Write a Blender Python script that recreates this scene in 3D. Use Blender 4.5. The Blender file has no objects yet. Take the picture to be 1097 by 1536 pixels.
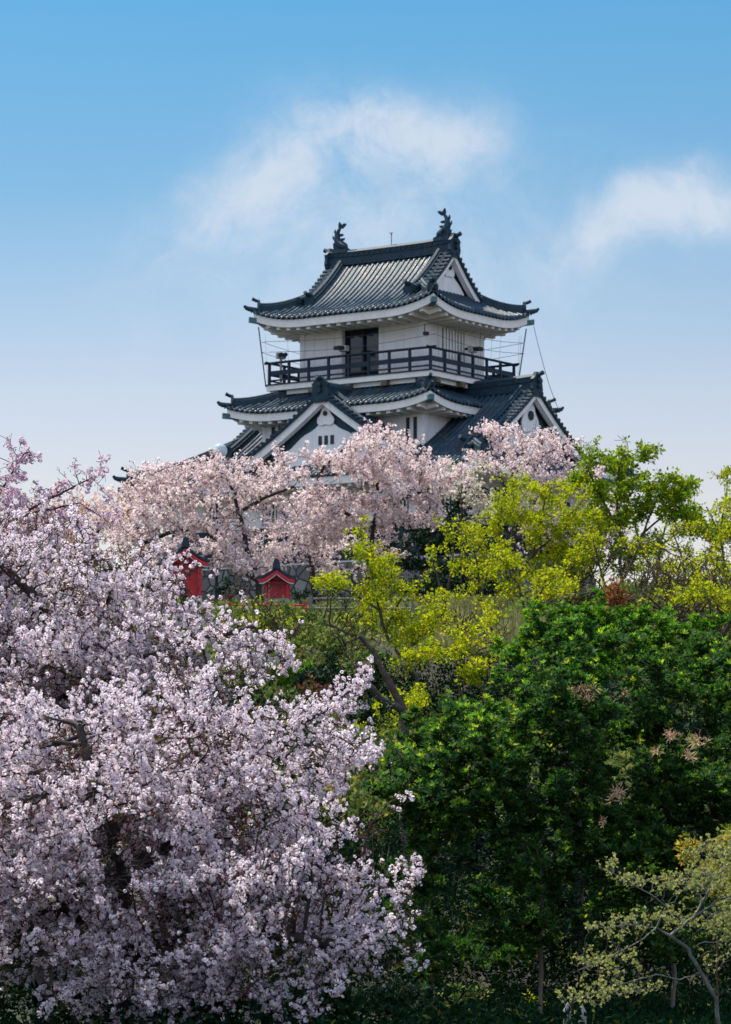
import bpy, math, random
import numpy as np
from mathutils import Vector, Matrix

# ------------------------------------------------------------------ camera, sky, sun, exposure
scene = bpy.context.scene
COL = scene.collection
F = 4950.0                      # focal length in photograph pixels (1097 wide)
PITCH = math.atan(487.0 / F)
CAM = Vector((0.0, 0.0, 3.2))

cam_d = bpy.data.cameras.new("camera")
cam = bpy.data.objects.new("camera", cam_d)
COL.objects.link(cam)
cam.location = CAM
cam.rotation_euler = (math.radians(90) + PITCH, 0, 0)
cam_d.sensor_fit = 'HORIZONTAL'
cam_d.sensor_width = 36.0
cam_d.lens = 36.0 * F / 1097.0
cam_d.clip_start = 0.5
cam_d.clip_end = 8000.0
cam_d.dof.use_dof = True
cam_d.dof.focus_distance = 52.0
cam_d.dof.aperture_fstop = 7.0
scene.camera = cam

SUN_EL, SUN_AZ = math.radians(63), math.radians(-46)     # azimuth from +Y, clockwise to +X

world = bpy.data.worlds.new("World")
scene.world = world
world.use_nodes = True


class NT:
    """small helper to wire shader nodes"""
    def __init__(s, tree):
        s.t = tree

    def n(s, kind, **kw):
        nd = s.t.nodes.new(kind)
        for k, v in kw.items():
            setattr(nd, k, v)
        return nd

    def l(s, a, b):
        s.t.links.new(a, b)

    def val(s, sock, v):
        if isinstance(v, (int, float, tuple, list)):
            sock.default_value = v
        else:
            s.l(v, sock)

    def m(s, op, a, b=0.0, c=0.0):
        nd = s.n('ShaderNodeMath', operation=op)
        for i, v in enumerate((a, b, c)):
            s.val(nd.inputs[i], v)
        return nd.outputs[0]

    def ss(s, x, lo, hi):
        nd = s.n('ShaderNodeMapRange', interpolation_type='SMOOTHSTEP')
        s.val(nd.inputs[0], x)
        nd.inputs[1].default_value = lo
        nd.inputs[2].default_value = hi
        return nd.outputs[0]

    def mix(s, f, a, b, blend='MIX'):
        nd = s.n('ShaderNodeMix', data_type='RGBA', blend_type=blend)
        s.val(nd.inputs[0], f)
        for i, v in ((6, a), (7, b)):
            if isinstance(v, (tuple, list)) and len(v) == 3:
                v = (*v, 1)
            s.val(nd.inputs[i], v)
        return nd.outputs[2]

    def ramp(s, f, stops, interp='LINEAR'):
        nd = s.n('ShaderNodeValToRGB')
        cr = nd.color_ramp
        cr.interpolation = interp
        while len(cr.elements) < len(stops):
            cr.elements.new(0.5)
        for e, (p, c) in zip(cr.elements, stops):
            e.position = p
            e.color = (*c, 1) if len(c) == 3 else c
        s.val(nd.inputs[0], f)
        return nd.outputs[0]

    def noise(s, vec, scale, detail=4, rough=0.55, dist=0.0, out=0):
        nd = s.n('ShaderNodeTexNoise')
        if vec is not None:
            s.l(vec, nd.inputs['Vector'])
        nd.inputs['Scale'].default_value = scale
        nd.inputs['Detail'].default_value = detail
        nd.inputs['Roughness'].default_value = rough
        nd.inputs['Distortion'].default_value = dist
        return nd.outputs[out]


def build_world():
    t = world.node_tree
    t.nodes.clear()
    w = NT(t)
    out = w.n('ShaderNodeOutputWorld')
    bg = w.n('ShaderNodeBackground')
    w.l(bg.outputs[0], out.inputs[0])
    bg.inputs[1].default_value = 0.1
    sky = w.n('ShaderNodeTexSky', sky_type='NISHITA')
    sky.sun_disc = False
    sky.sun_elevation = SUN_EL
    sky.sun_rotation = SUN_AZ
    sky.altitude = 50
    sky.air_density = 1.15
    sky.dust_density = 0.6
    sky.ozone_density = 1.6
    tc = w.n('ShaderNodeTexCoord')
    sep = w.n('ShaderNodeSeparateXYZ')
    w.l(tc.outputs['Generated'], sep.inputs[0])
    x, y, z = sep.outputs
    yy = w.m('MAXIMUM', y, 0.02)
    az = w.m('DIVIDE', x, yy)
    el = w.m('DIVIDE', z, yy)
    comb = w.n('ShaderNodeCombineXYZ')
    w.l(az, comb.inputs[0])
    w.l(el, comb.inputs[1])
    # saturate towards the zenith, milky towards the horizon
    ln = w.m('MULTIPLY', z, 2.0)
    grade = w.ramp(ln, [(0.0, (0.978, 0.795, 0.773)), (0.20, (0.965, 0.782, 0.779)), (0.266, (0.870, 0.752, 0.772)), (0.33, (0.640, 0.695, 0.750)), (0.39, (0.440, 0.640, 0.735)),
                        (0.51, (0.285, 0.630, 0.765)), (1.0, (0.212, 0.530, 0.780))])
    grade_s = w.mix(1.0, sky.outputs[0], grade, 'MULTIPLY')
    # thin cirrus-like cumulus shreds, laid out over azimuth and elevation
    warp = w.n('ShaderNodeVectorMath', operation='ADD')
    nz = w.n('ShaderNodeTexNoise')
    w.l(comb.outputs[0], nz.inputs['Vector'])
    nz.inputs['Scale'].default_value = 22
    nz.inputs['Detail'].default_value = 5
    off = w.n('ShaderNodeVectorMath', operation='MULTIPLY_ADD')
    w.l(nz.outputs['Color'], off.inputs[0])
    off.inputs[1].default_value = (0.026, 0.026, 0)
    off.inputs[2].default_value = (-0.013, -0.013, 0)
    w.l(comb.outputs[0], warp.inputs[0])
    w.l(off.outputs[0], warp.inputs[1])
    wc = warp.outputs[0]
    ws = w.n('ShaderNodeSeparateXYZ')
    w.l(wc, ws.inputs[0])

    def blob(px, py, rx, ry, ang, amp):
        a0 = (px - 548.5) / F
        b0 = math.tan(PITCH + math.atan((768 - py) / F))
        c, s_ = math.cos(ang), math.sin(ang)
        dx = w.m('SUBTRACT', ws.outputs[0], a0)
        dy = w.m('SUBTRACT', ws.outputs[1], b0)
        p = w.m('MULTIPLY', w.m('ADD', w.m('MULTIPLY', dx, c), w.m('MULTIPLY', dy, s_)), F / rx)
        q = w.m('MULTIPLY', w.m('SUBTRACT', w.m('MULTIPLY', dy, c), w.m('MULTIPLY', dx, s_)), F / ry)
        r2 = w.m('ADD', w.m('MULTIPLY', p, p), w.m('MULTIPLY', q, q))
        g = w.m('EXPONENT', w.m('MULTIPLY', r2, -1.0))
        return w.m('MULTIPLY', g, amp)
    acc = None
    for b in ((585, 190, 135, 62, -0.25, 0.95), (440, 240, 160, 56, 0.42, 0.66), (320, 300, 100, 60, 0.7, 0.36),
              (500, 300, 260, 120, 0.2, 0.5), (690, 190, 90, 45, 0.2, 0.4),
              (1010, 290, 110, 45, 0.3, 0.9), (900, 350, 110, 45, 0.55, 0.55), (1090, 300, 90, 50, 0.0, 0.8),
              (600, 430, 460, 200, 0.1, 0.55),
              (-900, 200, 600, 90, 0.2, 0.7), (2400, 150, 700, 110, -0.1, 0.7)):
        g = blob(*b)
        acc = g if acc is None else w.m('ADD', acc, g)
    n1 = w.noise(wc, 26, 10, 0.66, 0.5)
    n2 = w.noise(wc, 85, 8, 0.72, 0.6)
    nn = w.m('ADD', w.m('MULTIPLY', w.m('SUBTRACT', n1, 0.5), 2.0), w.m('MULTIPLY', w.m('SUBTRACT', n2, 0.5), 1.2))
    dens = w.ss(w.m('ADD', acc, w.m('MULTIPLY', nn, w.m('ADD', acc, 0.08))), 0.0, 1.7)
    cl = w.m('MULTIPLY', dens, 0.72)
    colr = w.mix(cl, grade_s, (5.0, 5.25, 5.75))
    # broken bright cloud behind the camera, unseen, added as fill for shaded fronts
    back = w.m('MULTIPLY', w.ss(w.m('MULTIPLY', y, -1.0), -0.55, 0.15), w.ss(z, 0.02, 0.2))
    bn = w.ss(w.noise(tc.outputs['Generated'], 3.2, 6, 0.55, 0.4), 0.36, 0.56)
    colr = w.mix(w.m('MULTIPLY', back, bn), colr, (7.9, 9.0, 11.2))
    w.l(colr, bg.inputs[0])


build_world()

sun_d = bpy.data.lights.new("sun", 'SUN')
sun = bpy.data.objects.new("sun", sun_d)
COL.objects.link(sun)
sun_d.energy = 5.0
sun_d.angle = math.radians(0.55)
sun_d.color = (1.0, 0.91, 0.77)
sdir = Vector((math.sin(SUN_AZ) * math.cos(SUN_EL), math.cos(SUN_AZ) * math.cos(SUN_EL), math.sin(SUN_EL)))
sun.rotation_euler = sdir.to_track_quat('Z', 'Y').to_euler()
sun.location = (0, 60, 80)

vs = scene.view_settings
vs.view_transform = 'Standard'
vs.look = 'None'
vs.exposure = 0.62
vs.gamma = 1.0
vs.use_curve_mapping = False
cy = scene.cycles
cy.max_bounces = 6
cy.diffuse_bounces = 3
cy.glossy_bounces = 2
cy.transmission_bounces = 4
cy.transparent_max_bounces = 4
cy.use_denoising = True
cy.sample_clamp_indirect = 6.0


def at(px, py, Y):
    """world point at depth Y on the line of sight through photograph pixel (px, py)"""
    a, b = (px - 548.5) / F, -(py - 768.0) / F
    d = Vector((a, math.cos(PITCH) - b * math.sin(PITCH), math.sin(PITCH) + b * math.cos(PITCH)))
    return CAM + d * (Y / d.y)


def sm(a, b, x):
    t = np.clip((np.asarray(x, float) - a) / (b - a), 0, 1)
    return t * t * (3 - 2 * t)


TERR = 10.8


def ground_z(x, y):
    x = np.asarray(x, float)
    y = np.asarray(y, float)
    s = np.clip((y - 62) / (108 - 62), 0, 1)
    s = s * s * (3 - 2 * s) * 0.6 + s * 0.4
    z = TERR * s * (1 - sm(42, 85, np.abs(x - 4))) * (1 - sm(178, 240, y))
    z = z + 0.10 * np.sin(x * 0.7 + 1) * np.sin(y * 0.55) + 0.05 * np.sin(x * 1.9 + y * 1.3)
    z = z * 1.0 + 0.02
    return z


def gz(x, y):
    return float(ground_z(x, y))


# ------------------------------------------------------------------ object helpers
def tag(o, label=None, cat=None, group=None, kind=None):
    if label:
        o['label'] = label
    if cat:
        o['category'] = cat
    if group:
        o['group'] = group
    if kind:
        o['kind'] = kind
    return o


def empty(name, loc, rz=0.0):
    o = bpy.data.objects.new(name, None)
    COL.objects.link(o)
    o.location = loc
    o.rotation_euler = (0, 0, rz)
    o.empty_display_size = 0.3
    return o


def np_obj(name, V, FA, mat, parent=None, smooth=False, uv=None):
    """V (n,3); FA (m,k) same-size faces, or a list of such arrays"""
    V = np.asarray(V, np.float32)
    fl = FA if isinstance(FA, list) else [FA]
    fl = [np.asarray(f, np.int32) for f in fl if len(f)]
    me = bpy.data.meshes.new(name)
    me.vertices.add(len(V))
    me.vertices.foreach_set('co', V.ravel())
    loops = np.concatenate([f.ravel() for f in fl])
    starts, o = [], 0
    for f in fl:
        starts.append(o + np.arange(len(f), dtype=np.int32) * f.shape[1])
        o += f.size
    starts = np.concatenate(starts)
    me.loops.add(len(loops))
    me.loops.foreach_set('vertex_index', loops)
    me.polygons.add(len(starts))
    me.polygons.foreach_set('loop_start', starts)
    if smooth:
        me.polygons.foreach_set('use_smooth', np.ones(len(starts), bool))
    me.update(calc_edges=True)
    if uv is not None:
        lay = me.uv_layers.new(name='slope')
        lay.data.foreach_set('uv', np.asarray(uv, np.float32)[loops].ravel())
    me.materials.append(mat)
    ob = bpy.data.objects.new(name, me)
    COL.objects.link(ob)
    if parent is not None:
        ob.parent = parent
    return ob


class MB:
    """mesh builder: collects shapes, links ONE object"""
    def __init__(s):
        s.v, s.f, s.uv = [], [], []

    def add(s, vs_, fs, uvs=None):
        o = len(s.v)
        s.v += [tuple(p) for p in vs_]
        s.uv += list(uvs) if uvs is not None else [(0, 0)] * len(vs_)
        s.f += [tuple(i + o for i in q) for q in fs]
        return s

    def box(s, x0, x1, y0, y1, z0, z1, b=0.0):
        if b:
            # chamfered vertical edges
            ring = [(x0 + b, y0), (x1 - b, y0), (x1, y0 + b), (x1, y1 - b), (x1 - b, y1), (x0 + b, y1), (x0, y1 - b), (x0, y0 + b)]
        else:
            ring = [(x0, y0), (x1, y0), (x1, y1), (x0, y1)]
        n = len(ring)
        vs_ = [(a, c, z0) for a, c in ring] + [(a, c, z1) for a, c in ring]
        fs = [tuple(range(n - 1, -1, -1)), tuple(range(n, 2 * n))] + [(i, (i + 1) % n, n + (i + 1) % n, n + i) for i in range(n)]
        return s.add(vs_, fs)

    def prism(s, poly, d):
        """poly: planar 3-D points, extruded by vector d"""
        n = len(poly)
        vs_ = [Vector(p) for p in poly] + [Vector(p) + Vector(d) for p in poly]
        fs = [tuple(range(n - 1, -1, -1)), tuple(range(n, 2 * n))] + [(i, (i + 1) % n, n + (i + 1) % n, n + i) for i in range(n)]
        return s.add(vs_, fs)

    def sweep(s, path, prof, closed=False, caps=True):
        P = [Vector(p) for p in path]
        n, k = len(P), len(prof)
        vs_ = []
        for i in range(n):
            a = P[(i - 1) % n] if (closed or i > 0) else P[i]
            b = P[(i + 1) % n] if (closed or i < n - 1) else P[i]
            d1 = (P[i] - a)
            d2 = (b - P[i])
            d1.z = d2.z = 0
            t = (d1.normalized() if d1.length > 1e-6 else Vector((0, 0, 0))) + (d2.normalized() if d2.length > 1e-6 else Vector((0, 0, 0)))
            t.normalize()
            side = Vector((t.y, -t.x, 0))
            q = d1 if d1.length > 1e-6 else d2
            q = q.normalized()
            cosm = max(0.4, abs(t.dot(q)))
            for (sx, h) in prof:
                vs_.append(P[i] + side * (sx / cosm) + Vector((0, 0, h)))
        fs = []
        for i in range(n if closed else n - 1):
            j = (i + 1) % n
            for q in range(k):
                r = (q + 1) % k
                fs.append((i * k + q, j * k + q, j * k + r, i * k + r))
        if caps and not closed:
            fs.append(tuple(range(k)))
            fs.append(tuple(reversed([(n - 1) * k + q for q in range(k)])))
        return s.add(vs_, fs)

    def tube(s, path, rad, k=8, caps=True):
        P = [Vector(p) for p in path]
        n = len(P)
        R = rad if isinstance(rad, (list, tuple)) else [rad] * n
        vs_, fs = [], []
        ref = None
        for i in range(n):
            t = (P[min(i + 1, n - 1)] - P[max(i - 1, 0)]).normalized()
            if ref is None:
                ref = Vector((0, 0, 1)) if abs(t.z) < 0.9 else Vector((1, 0, 0))
            a = (ref - t * ref.dot(t)).normalized()
            ref = a
            b = t.cross(a)
            for q in range(k):
                th = 2 * math.pi * q / k
                vs_.append(P[i] + (a * math.cos(th) + b * math.sin(th)) * R[i])
        for i in range(n - 1):
            for q in range(k):
                r = (q + 1) % k
                fs.append((i * k + q, i * k + r, (i + 1) * k + r, (i + 1) * k + q))
        if caps:
            fs.append(tuple(reversed(range(k))))
            fs.append(tuple((n - 1) * k + q for q in range(k)))
        return s.add(vs_, fs)

    def lathe(s, prof, c=(0, 0, 0), k=16):
        vs_, fs = [], []
        for (r, z) in prof:
            for q in range(k):
                th = 2 * math.pi * q / k
                vs_.append((c[0] + r * math.cos(th), c[1] + r * math.sin(th), c[2] + z))
        for i in range(len(prof) - 1):
            for q in range(k):
                r = (q + 1) % k
                fs.append((i * k + q, i * k + r, (i + 1) * k + r, (i + 1) * k + q))
        return s.add(vs_, fs)

    def build(s, name, mat, parent=None, smooth=False, uv=False):
        me = bpy.data.meshes.new(name)
        me.from_pydata(s.v, [], s.f)
        if uv:
            lay = me.uv_layers.new(name='slope')
            li = np.zeros(len(me.loops), np.int32)
            me.loops.foreach_get('vertex_index', li)
            lay.data.foreach_set('uv', np.asarray(s.uv, np.float32)[li].ravel())
        if smooth:
            me.polygons.foreach_set('use_smooth', np.ones(len(me.polygons), bool))
        me.update()
        me.materials.append(mat)
        ob = bpy.data.objects.new(name, me)
        COL.objects.link(ob)
        if parent is not None:
            ob.parent = parent
        return ob


# ------------------------------------------------------------------ materials
def newmat(name):
    m = bpy.data.materials.new(name)
    m.use_nodes = True
    t = m.node_tree
    t.nodes.clear()
    w = NT(t)
    out = w.n('ShaderNodeOutputMaterial')
    return m, w, out


def surf(name, c0, c1, scale=3.0, rough=0.8, bump=0.0, bscale=20.0, spec=0.4, streak=0.0, metallic=0.0, bdist=0.02):
    m, w, out = newmat(name)
    p = w.n('ShaderNodeBsdfPrincipled')
    w.l(p.outputs[0], out.inputs[0])
    tc = w.n('ShaderNodeTexCoord')
    o = tc.outputs['Object']
    f = w.ss(w.noise(o, scale, 6, 0.6), 0.3, 0.7)
    col = w.mix(f, c0, c1)
    if streak:
        mp = w.n('ShaderNodeMapping')
        w.l(o, mp.inputs[0])
        mp.inputs['Scale'].default_value = (2.2, 2.2, 0.22)
        f2 = w.ss(w.noise(mp.outputs[0], 2.0, 5, 0.65), 0.5, 0.8)
        col = w.mix(w.m('MULTIPLY', f2, streak), col, tuple(x * 0.55 for x in c0))
    w.l(col, p.inputs['Base Color'])
    p.inputs['Roughness'].default_value = rough
    p.inputs['Specular IOR Level'].default_value = spec
    p.inputs['Metallic'].default_value = metallic
    if bump:
        b = w.n('ShaderNodeBump')
        b.inputs['Strength'].default_value = bump
        b.inputs['Distance'].default_value = bdist
        w.l(w.noise(o, bscale, 4, 0.6), b.inputs['Height'])
        w.l(b.outputs[0], p.inputs['Normal'])
    return m


def tile_mat():
    m, w, out = newmat('roof_tile_glazed')
    p = w.n('ShaderNodeBsdfPrincipled')
    w.l(p.outputs[0], out.inputs[0])
    uv = w.n('ShaderNodeUVMap', uv_map='slope')
    sep = w.n('ShaderNodeSeparateXYZ')
    w.l(uv.outputs[0], sep.inputs[0])
    row = w.m('DIVIDE', sep.outputs[1], 0.27)
    colu = w.m('DIVIDE', sep.outputs[0], 0.3)
    cell = w.n('ShaderNodeCombineXYZ')
    w.l(w.m('FLOOR', row), cell.inputs[0])
    w.l(w.m('FLOOR', colu), cell.inputs[1])
    wn = w.n('ShaderNodeTexWhiteNoise', noise_dimensions='2D')
    w.l(cell.outputs[0], wn.inputs['Vector'])
    tc = w.n('ShaderNodeTexCoord')
    st = w.ss(w.noise(tc.outputs['Object'], 1.3, 6, 0.65), 0.45, 0.75)
    col = w.ramp(wn.outputs['Value'], [(0, (0.008, 0.026, 0.044)), (0.6, (0.014, 0.040, 0.064)), (1, (0.036, 0.066, 0.09))])
    col = w.mix(w.m('MULTIPLY', st, 0.35), col, (0.075, 0.07, 0.05))
    w.l(col, p.inputs['Base Color'])
    w.l(w.m('ADD', w.m('MULTIPLY', wn.outputs['Value'], 0.2), 0.36), p.inputs['Roughness'])
    p.inputs['Specular IOR Level'].default_value = 0.29
    b = w.n('ShaderNodeBump')
    b.inputs['Strength'].default_value = 0.8
    b.inputs['Distance'].default_value = 0.035
    saw = w.m('SUBTRACT', 1.0, w.m('FRACT', row))
    w.l(w.m('ADD', saw, w.m('MULTIPLY', w.noise(tc.outputs['Object'], 9, 3), 0.5)), b.inputs['Height'])
    w.l(b.outputs[0], p.inputs['Normal'])
    return m


def stone_mat():
    m, w, out = newmat('dry_stone')
    p = w.n('ShaderNodeBsdfPrincipled')
    w.l(p.outputs[0], out.inputs[0])
    tc = w.n('ShaderNodeTexCoord')
    o = tc.outputs['Object']
    vo = w.n('ShaderNodeTexVoronoi', feature='F1')
    vo.inputs['Scale'].default_value = 1.9
    w.l(o, vo.inputs['Vector'])
    ve = w.n('ShaderNodeTexVoronoi', feature='DISTANCE_TO_EDGE')
    ve.inputs['Scale'].default_value = 1.9
    w.l(o, ve.inputs['Vector'])
    bw = w.n('ShaderNodeRGBToBW')
    w.l(vo.outputs['Color'], bw.inputs[0])
    col = w.ramp(bw.outputs[0], [(0.2, (0.08, 0.078, 0.07)), (0.5, (0.14, 0.133, 0.12)), (0.8, (0.22, 0.205, 0.185))])
    gap = w.ss(ve.outputs['Distance'], 0.0, 0.07)
    col = w.mix(gap, (0.02, 0.02, 0.02), col)
    col = w.mix(w.m('MULTIPLY', w.ss(w.noise(o, 3, 6), 0.5, 0.8), 0.5), col, (0.09, 0.1, 0.06))
    w.l(col, p.inputs['Base Color'])
    p.inputs['Roughness'].default_value = 0.9
    b = w.n('ShaderNodeBump')
    b.inputs['Strength'].default_value = 1.0
    b.inputs['Distance'].default_value = 0.12
    w.l(w.m('ADD', gap, w.m('MULTIPLY', w.noise(o, 6, 5), 0.5)), b.inputs['Height'])
    w.l(b.outputs[0], p.inputs['Normal'])
    return m


def leaf_mat(name, stops, trans=0.4, tcol=None, rough=0.6, spec=0.15, clump=0.0, cscale=1.2, ccol=(1, 1, 1)):
    """thin leaf or petal: colour varies from leaf to leaf and light passes through it"""
    m, w, out = newmat(name)
    g = w.n('ShaderNodeNewGeometry')
    col = w.ramp(g.outputs['Random Per Island'], stops)
    if clump:
        tc = w.n('ShaderNodeTexCoord')
        f = w.ss(w.noise(tc.outputs['Object'], cscale, 3), 0.42, 0.66)
        col = w.mix(w.m('MULTIPLY', f, clump), col, ccol, 'MULTIPLY')
    p = w.n('ShaderNodeBsdfPrincipled')
    w.l(col, p.inputs['Base Color'])
    p.inputs['Roughness'].default_value = rough
    p.inputs['Specular IOR Level'].default_value = spec
    tr = w.n('ShaderNodeBsdfTranslucent')
    if tcol is not None:
        w.l(w.mix(1.0, col, tcol, 'MULTIPLY'), tr.inputs[0])
    else:
        w.l(col, tr.inputs[0])
    mx = w.n('ShaderNodeMixShader')
    mx.inputs[0].default_value = trans
    w.l(p.outputs[0], mx.inputs[1])
    w.l(tr.outputs[0], mx.inputs[2])
    w.l(mx.outputs[0], out.inputs[0])
    return m


def bark_mat(name, c0, c1, rough=0.85):
    return surf(name, c0, c1, 5.0, rough, 0.6, 14.0, 0.25)


M = {}
M['tile'] = tile_mat()
M['ridge'] = surf('ridge_tile', (0.009, 0.027, 0.045), (0.022, 0.048, 0.068), 4, 0.55, 0.5, 10, 0.22)
M['plaster'] = surf('white_plaster', (0.82, 0.82, 0.82), (0.73, 0.74, 0.75), 0.9, 0.85, 0.2, 30, 0.2, 0.7)
M['plaster2'] = surf('eave_plaster', (0.80, 0.79, 0.76), (0.70, 0.69, 0.65), 1.6, 0.85, 0.1, 30, 0.2, 0.2)
M['navy'] = surf('dark_painted_timber', (0.008, 0.018, 0.034), (0.016, 0.028, 0.044), 4, 0.55, 0.2, 20, 0.25)
M['brown'] = surf('weathered_timber', (0.17, 0.13, 0.09), (0.10, 0.08, 0.06), 4, 0.8, 0.4, 20, 0.3)
M['dark'] = surf('dark_recess', (0.02, 0.024, 0.03), (0.035, 0.04, 0.045), 3, 0.7)
M['recess'] = surf('blue_grey_gable_boards', (0.02, 0.05, 0.075), (0.035, 0.07, 0.095), 4, 0.7, 0.2, 20, 0.2)
M['patina'] = surf('copper_patina', (0.03, 0.10, 0.12), (0.05, 0.16, 0.16), 5, 0.55, 0.2, 20, 0.5)
M['glass'] = surf('dark_window_glass', (0.012, 0.016, 0.022), (0.02, 0.024, 0.03), 2, 0.08, 0, 1, 0.5)
M['stone'] = stone_mat()
M['granite'] = surf('grey_granite', (0.32, 0.31, 0.29), (0.2, 0.195, 0.18), 8, 0.85, 0.6, 25, 0.3)
M['red'] = surf('vermilion_paint', (0.50, 0.012, 0.025), (0.40, 0.01, 0.022), 3, 0.45, 0.1, 20, 0.4)
M['steel'] = surf('grey_steel', (0.46, 0.46, 0.45), (0.34, 0.34, 0.34), 5, 0.5, 0, 1, 0.4)
M['wire'] = surf('wire', (0.05, 0.06, 0.06), (0.08, 0.09, 0.09), 5, 0.5)
M['globe'] = surf('lamp_globe_glass', (0.42, 0.52, 0.56), (0.36, 0.46, 0.5), 4, 0.18, 0, 1, 0.6)
M['greywood'] = surf('grey_fence_timber', (0.22, 0.20, 0.17), (0.14, 0.13, 0.115), 5, 0.85, 0.6, 18, 0.2)
M['bark'] = bark_mat('cherry_bark', (0.028, 0.022, 0.022), (0.055, 0.045, 0.042))
M['bark2'] = bark_mat('maple_bark', (0.045, 0.035, 0.03), (0.09, 0.07, 0.055))
M['barkgrey'] = bark_mat('pale_grey_bark', (0.125, 0.138, 0.122), (0.045, 0.05, 0.044), 0.7)
M['barkever'] = bark_mat('grey_brown_bark', (0.10, 0.085, 0.07), (0.17, 0.15, 0.12))

# ------------------------------------------------------------------ ground
def ground_mat():
    m, w, out = newmat('hillside_soil_and_grass')
    p = w.n('ShaderNodeBsdfPrincipled')
    w.l(p.outputs[0], out.inputs[0])
    tc = w.n('ShaderNodeTexCoord')
    o = tc.outputs['Object']
    a = w.ss(w.noise(o, 0.16, 6, 0.6), 0.4, 0.6)
    b = w.ss(w.noise(o, 1.6, 6, 0.65), 0.35, 0.65)
    col = w.mix(a, (0.024, 0.019, 0.013), (0.022, 0.028, 0.011))
    col = w.mix(w.m('MULTIPLY', b, 0.4), col, (0.05, 0.044, 0.026))
    w.l(col, p.inputs['Base Color'])
    p.inputs['Roughness'].default_value = 0.95
    bp = w.n('ShaderNodeBump')
    bp.inputs['Strength'].default_value = 0.8
    bp.inputs['Distance'].default_value = 0.15
    w.l(w.noise(o, 3.5, 7, 0.7), bp.inputs['Height'])
    w.l(bp.outputs[0], p.inputs['Normal'])
    return m


def build_ground():
    xs = np.concatenate([[-4000, -1500, -600, -300], np.arange(-160, 161, 2.0), [300, 600, 1500, 4000]])
    ys = np.concatenate([[-1500, -400, -100], np.arange(-40, 261, 2.0), [320, 500, 900, 2000, 5000]])
    X, Yg = np.meshgrid(xs, ys)
    Z = ground_z(X, Yg)
    V = np.stack([X, Yg, Z], -1).reshape(-1, 3)
    nx = len(xs)
    i = np.arange((len(ys) - 1) * (nx - 1))
    r, c = i // (nx - 1), i % (nx - 1)
    a = r * nx + c
    tag(np_obj('ground', V, np.stack([a, a + 1, a + nx + 1, a + nx], 1), ground_mat(), smooth=True), kind='structure')


build_ground()

# ------------------------------------------------------------------ castle keep
TH = math.radians(35.3)
CY = 150.0
c0 = at(637, 548, CY)
fl = at(646, 553, CY - 1.6)
ZF = fl.z                                   # balcony floor height
keep = empty('castle_keep', (c0.x, CY, TERR - 0.1), -TH)
tag(keep, 'white castle keep with stacked dark tiled roofs and a railed balcony, on the hilltop', 'castle')
Z0 = ZF - (TERR - 0.1)                      # local height of the balcony floor


def cuv(u, v, z):
    return Vector((u, v, z + Z0))


UC, VC = -3.53, 2.45                        # plan centre of the tower


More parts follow.
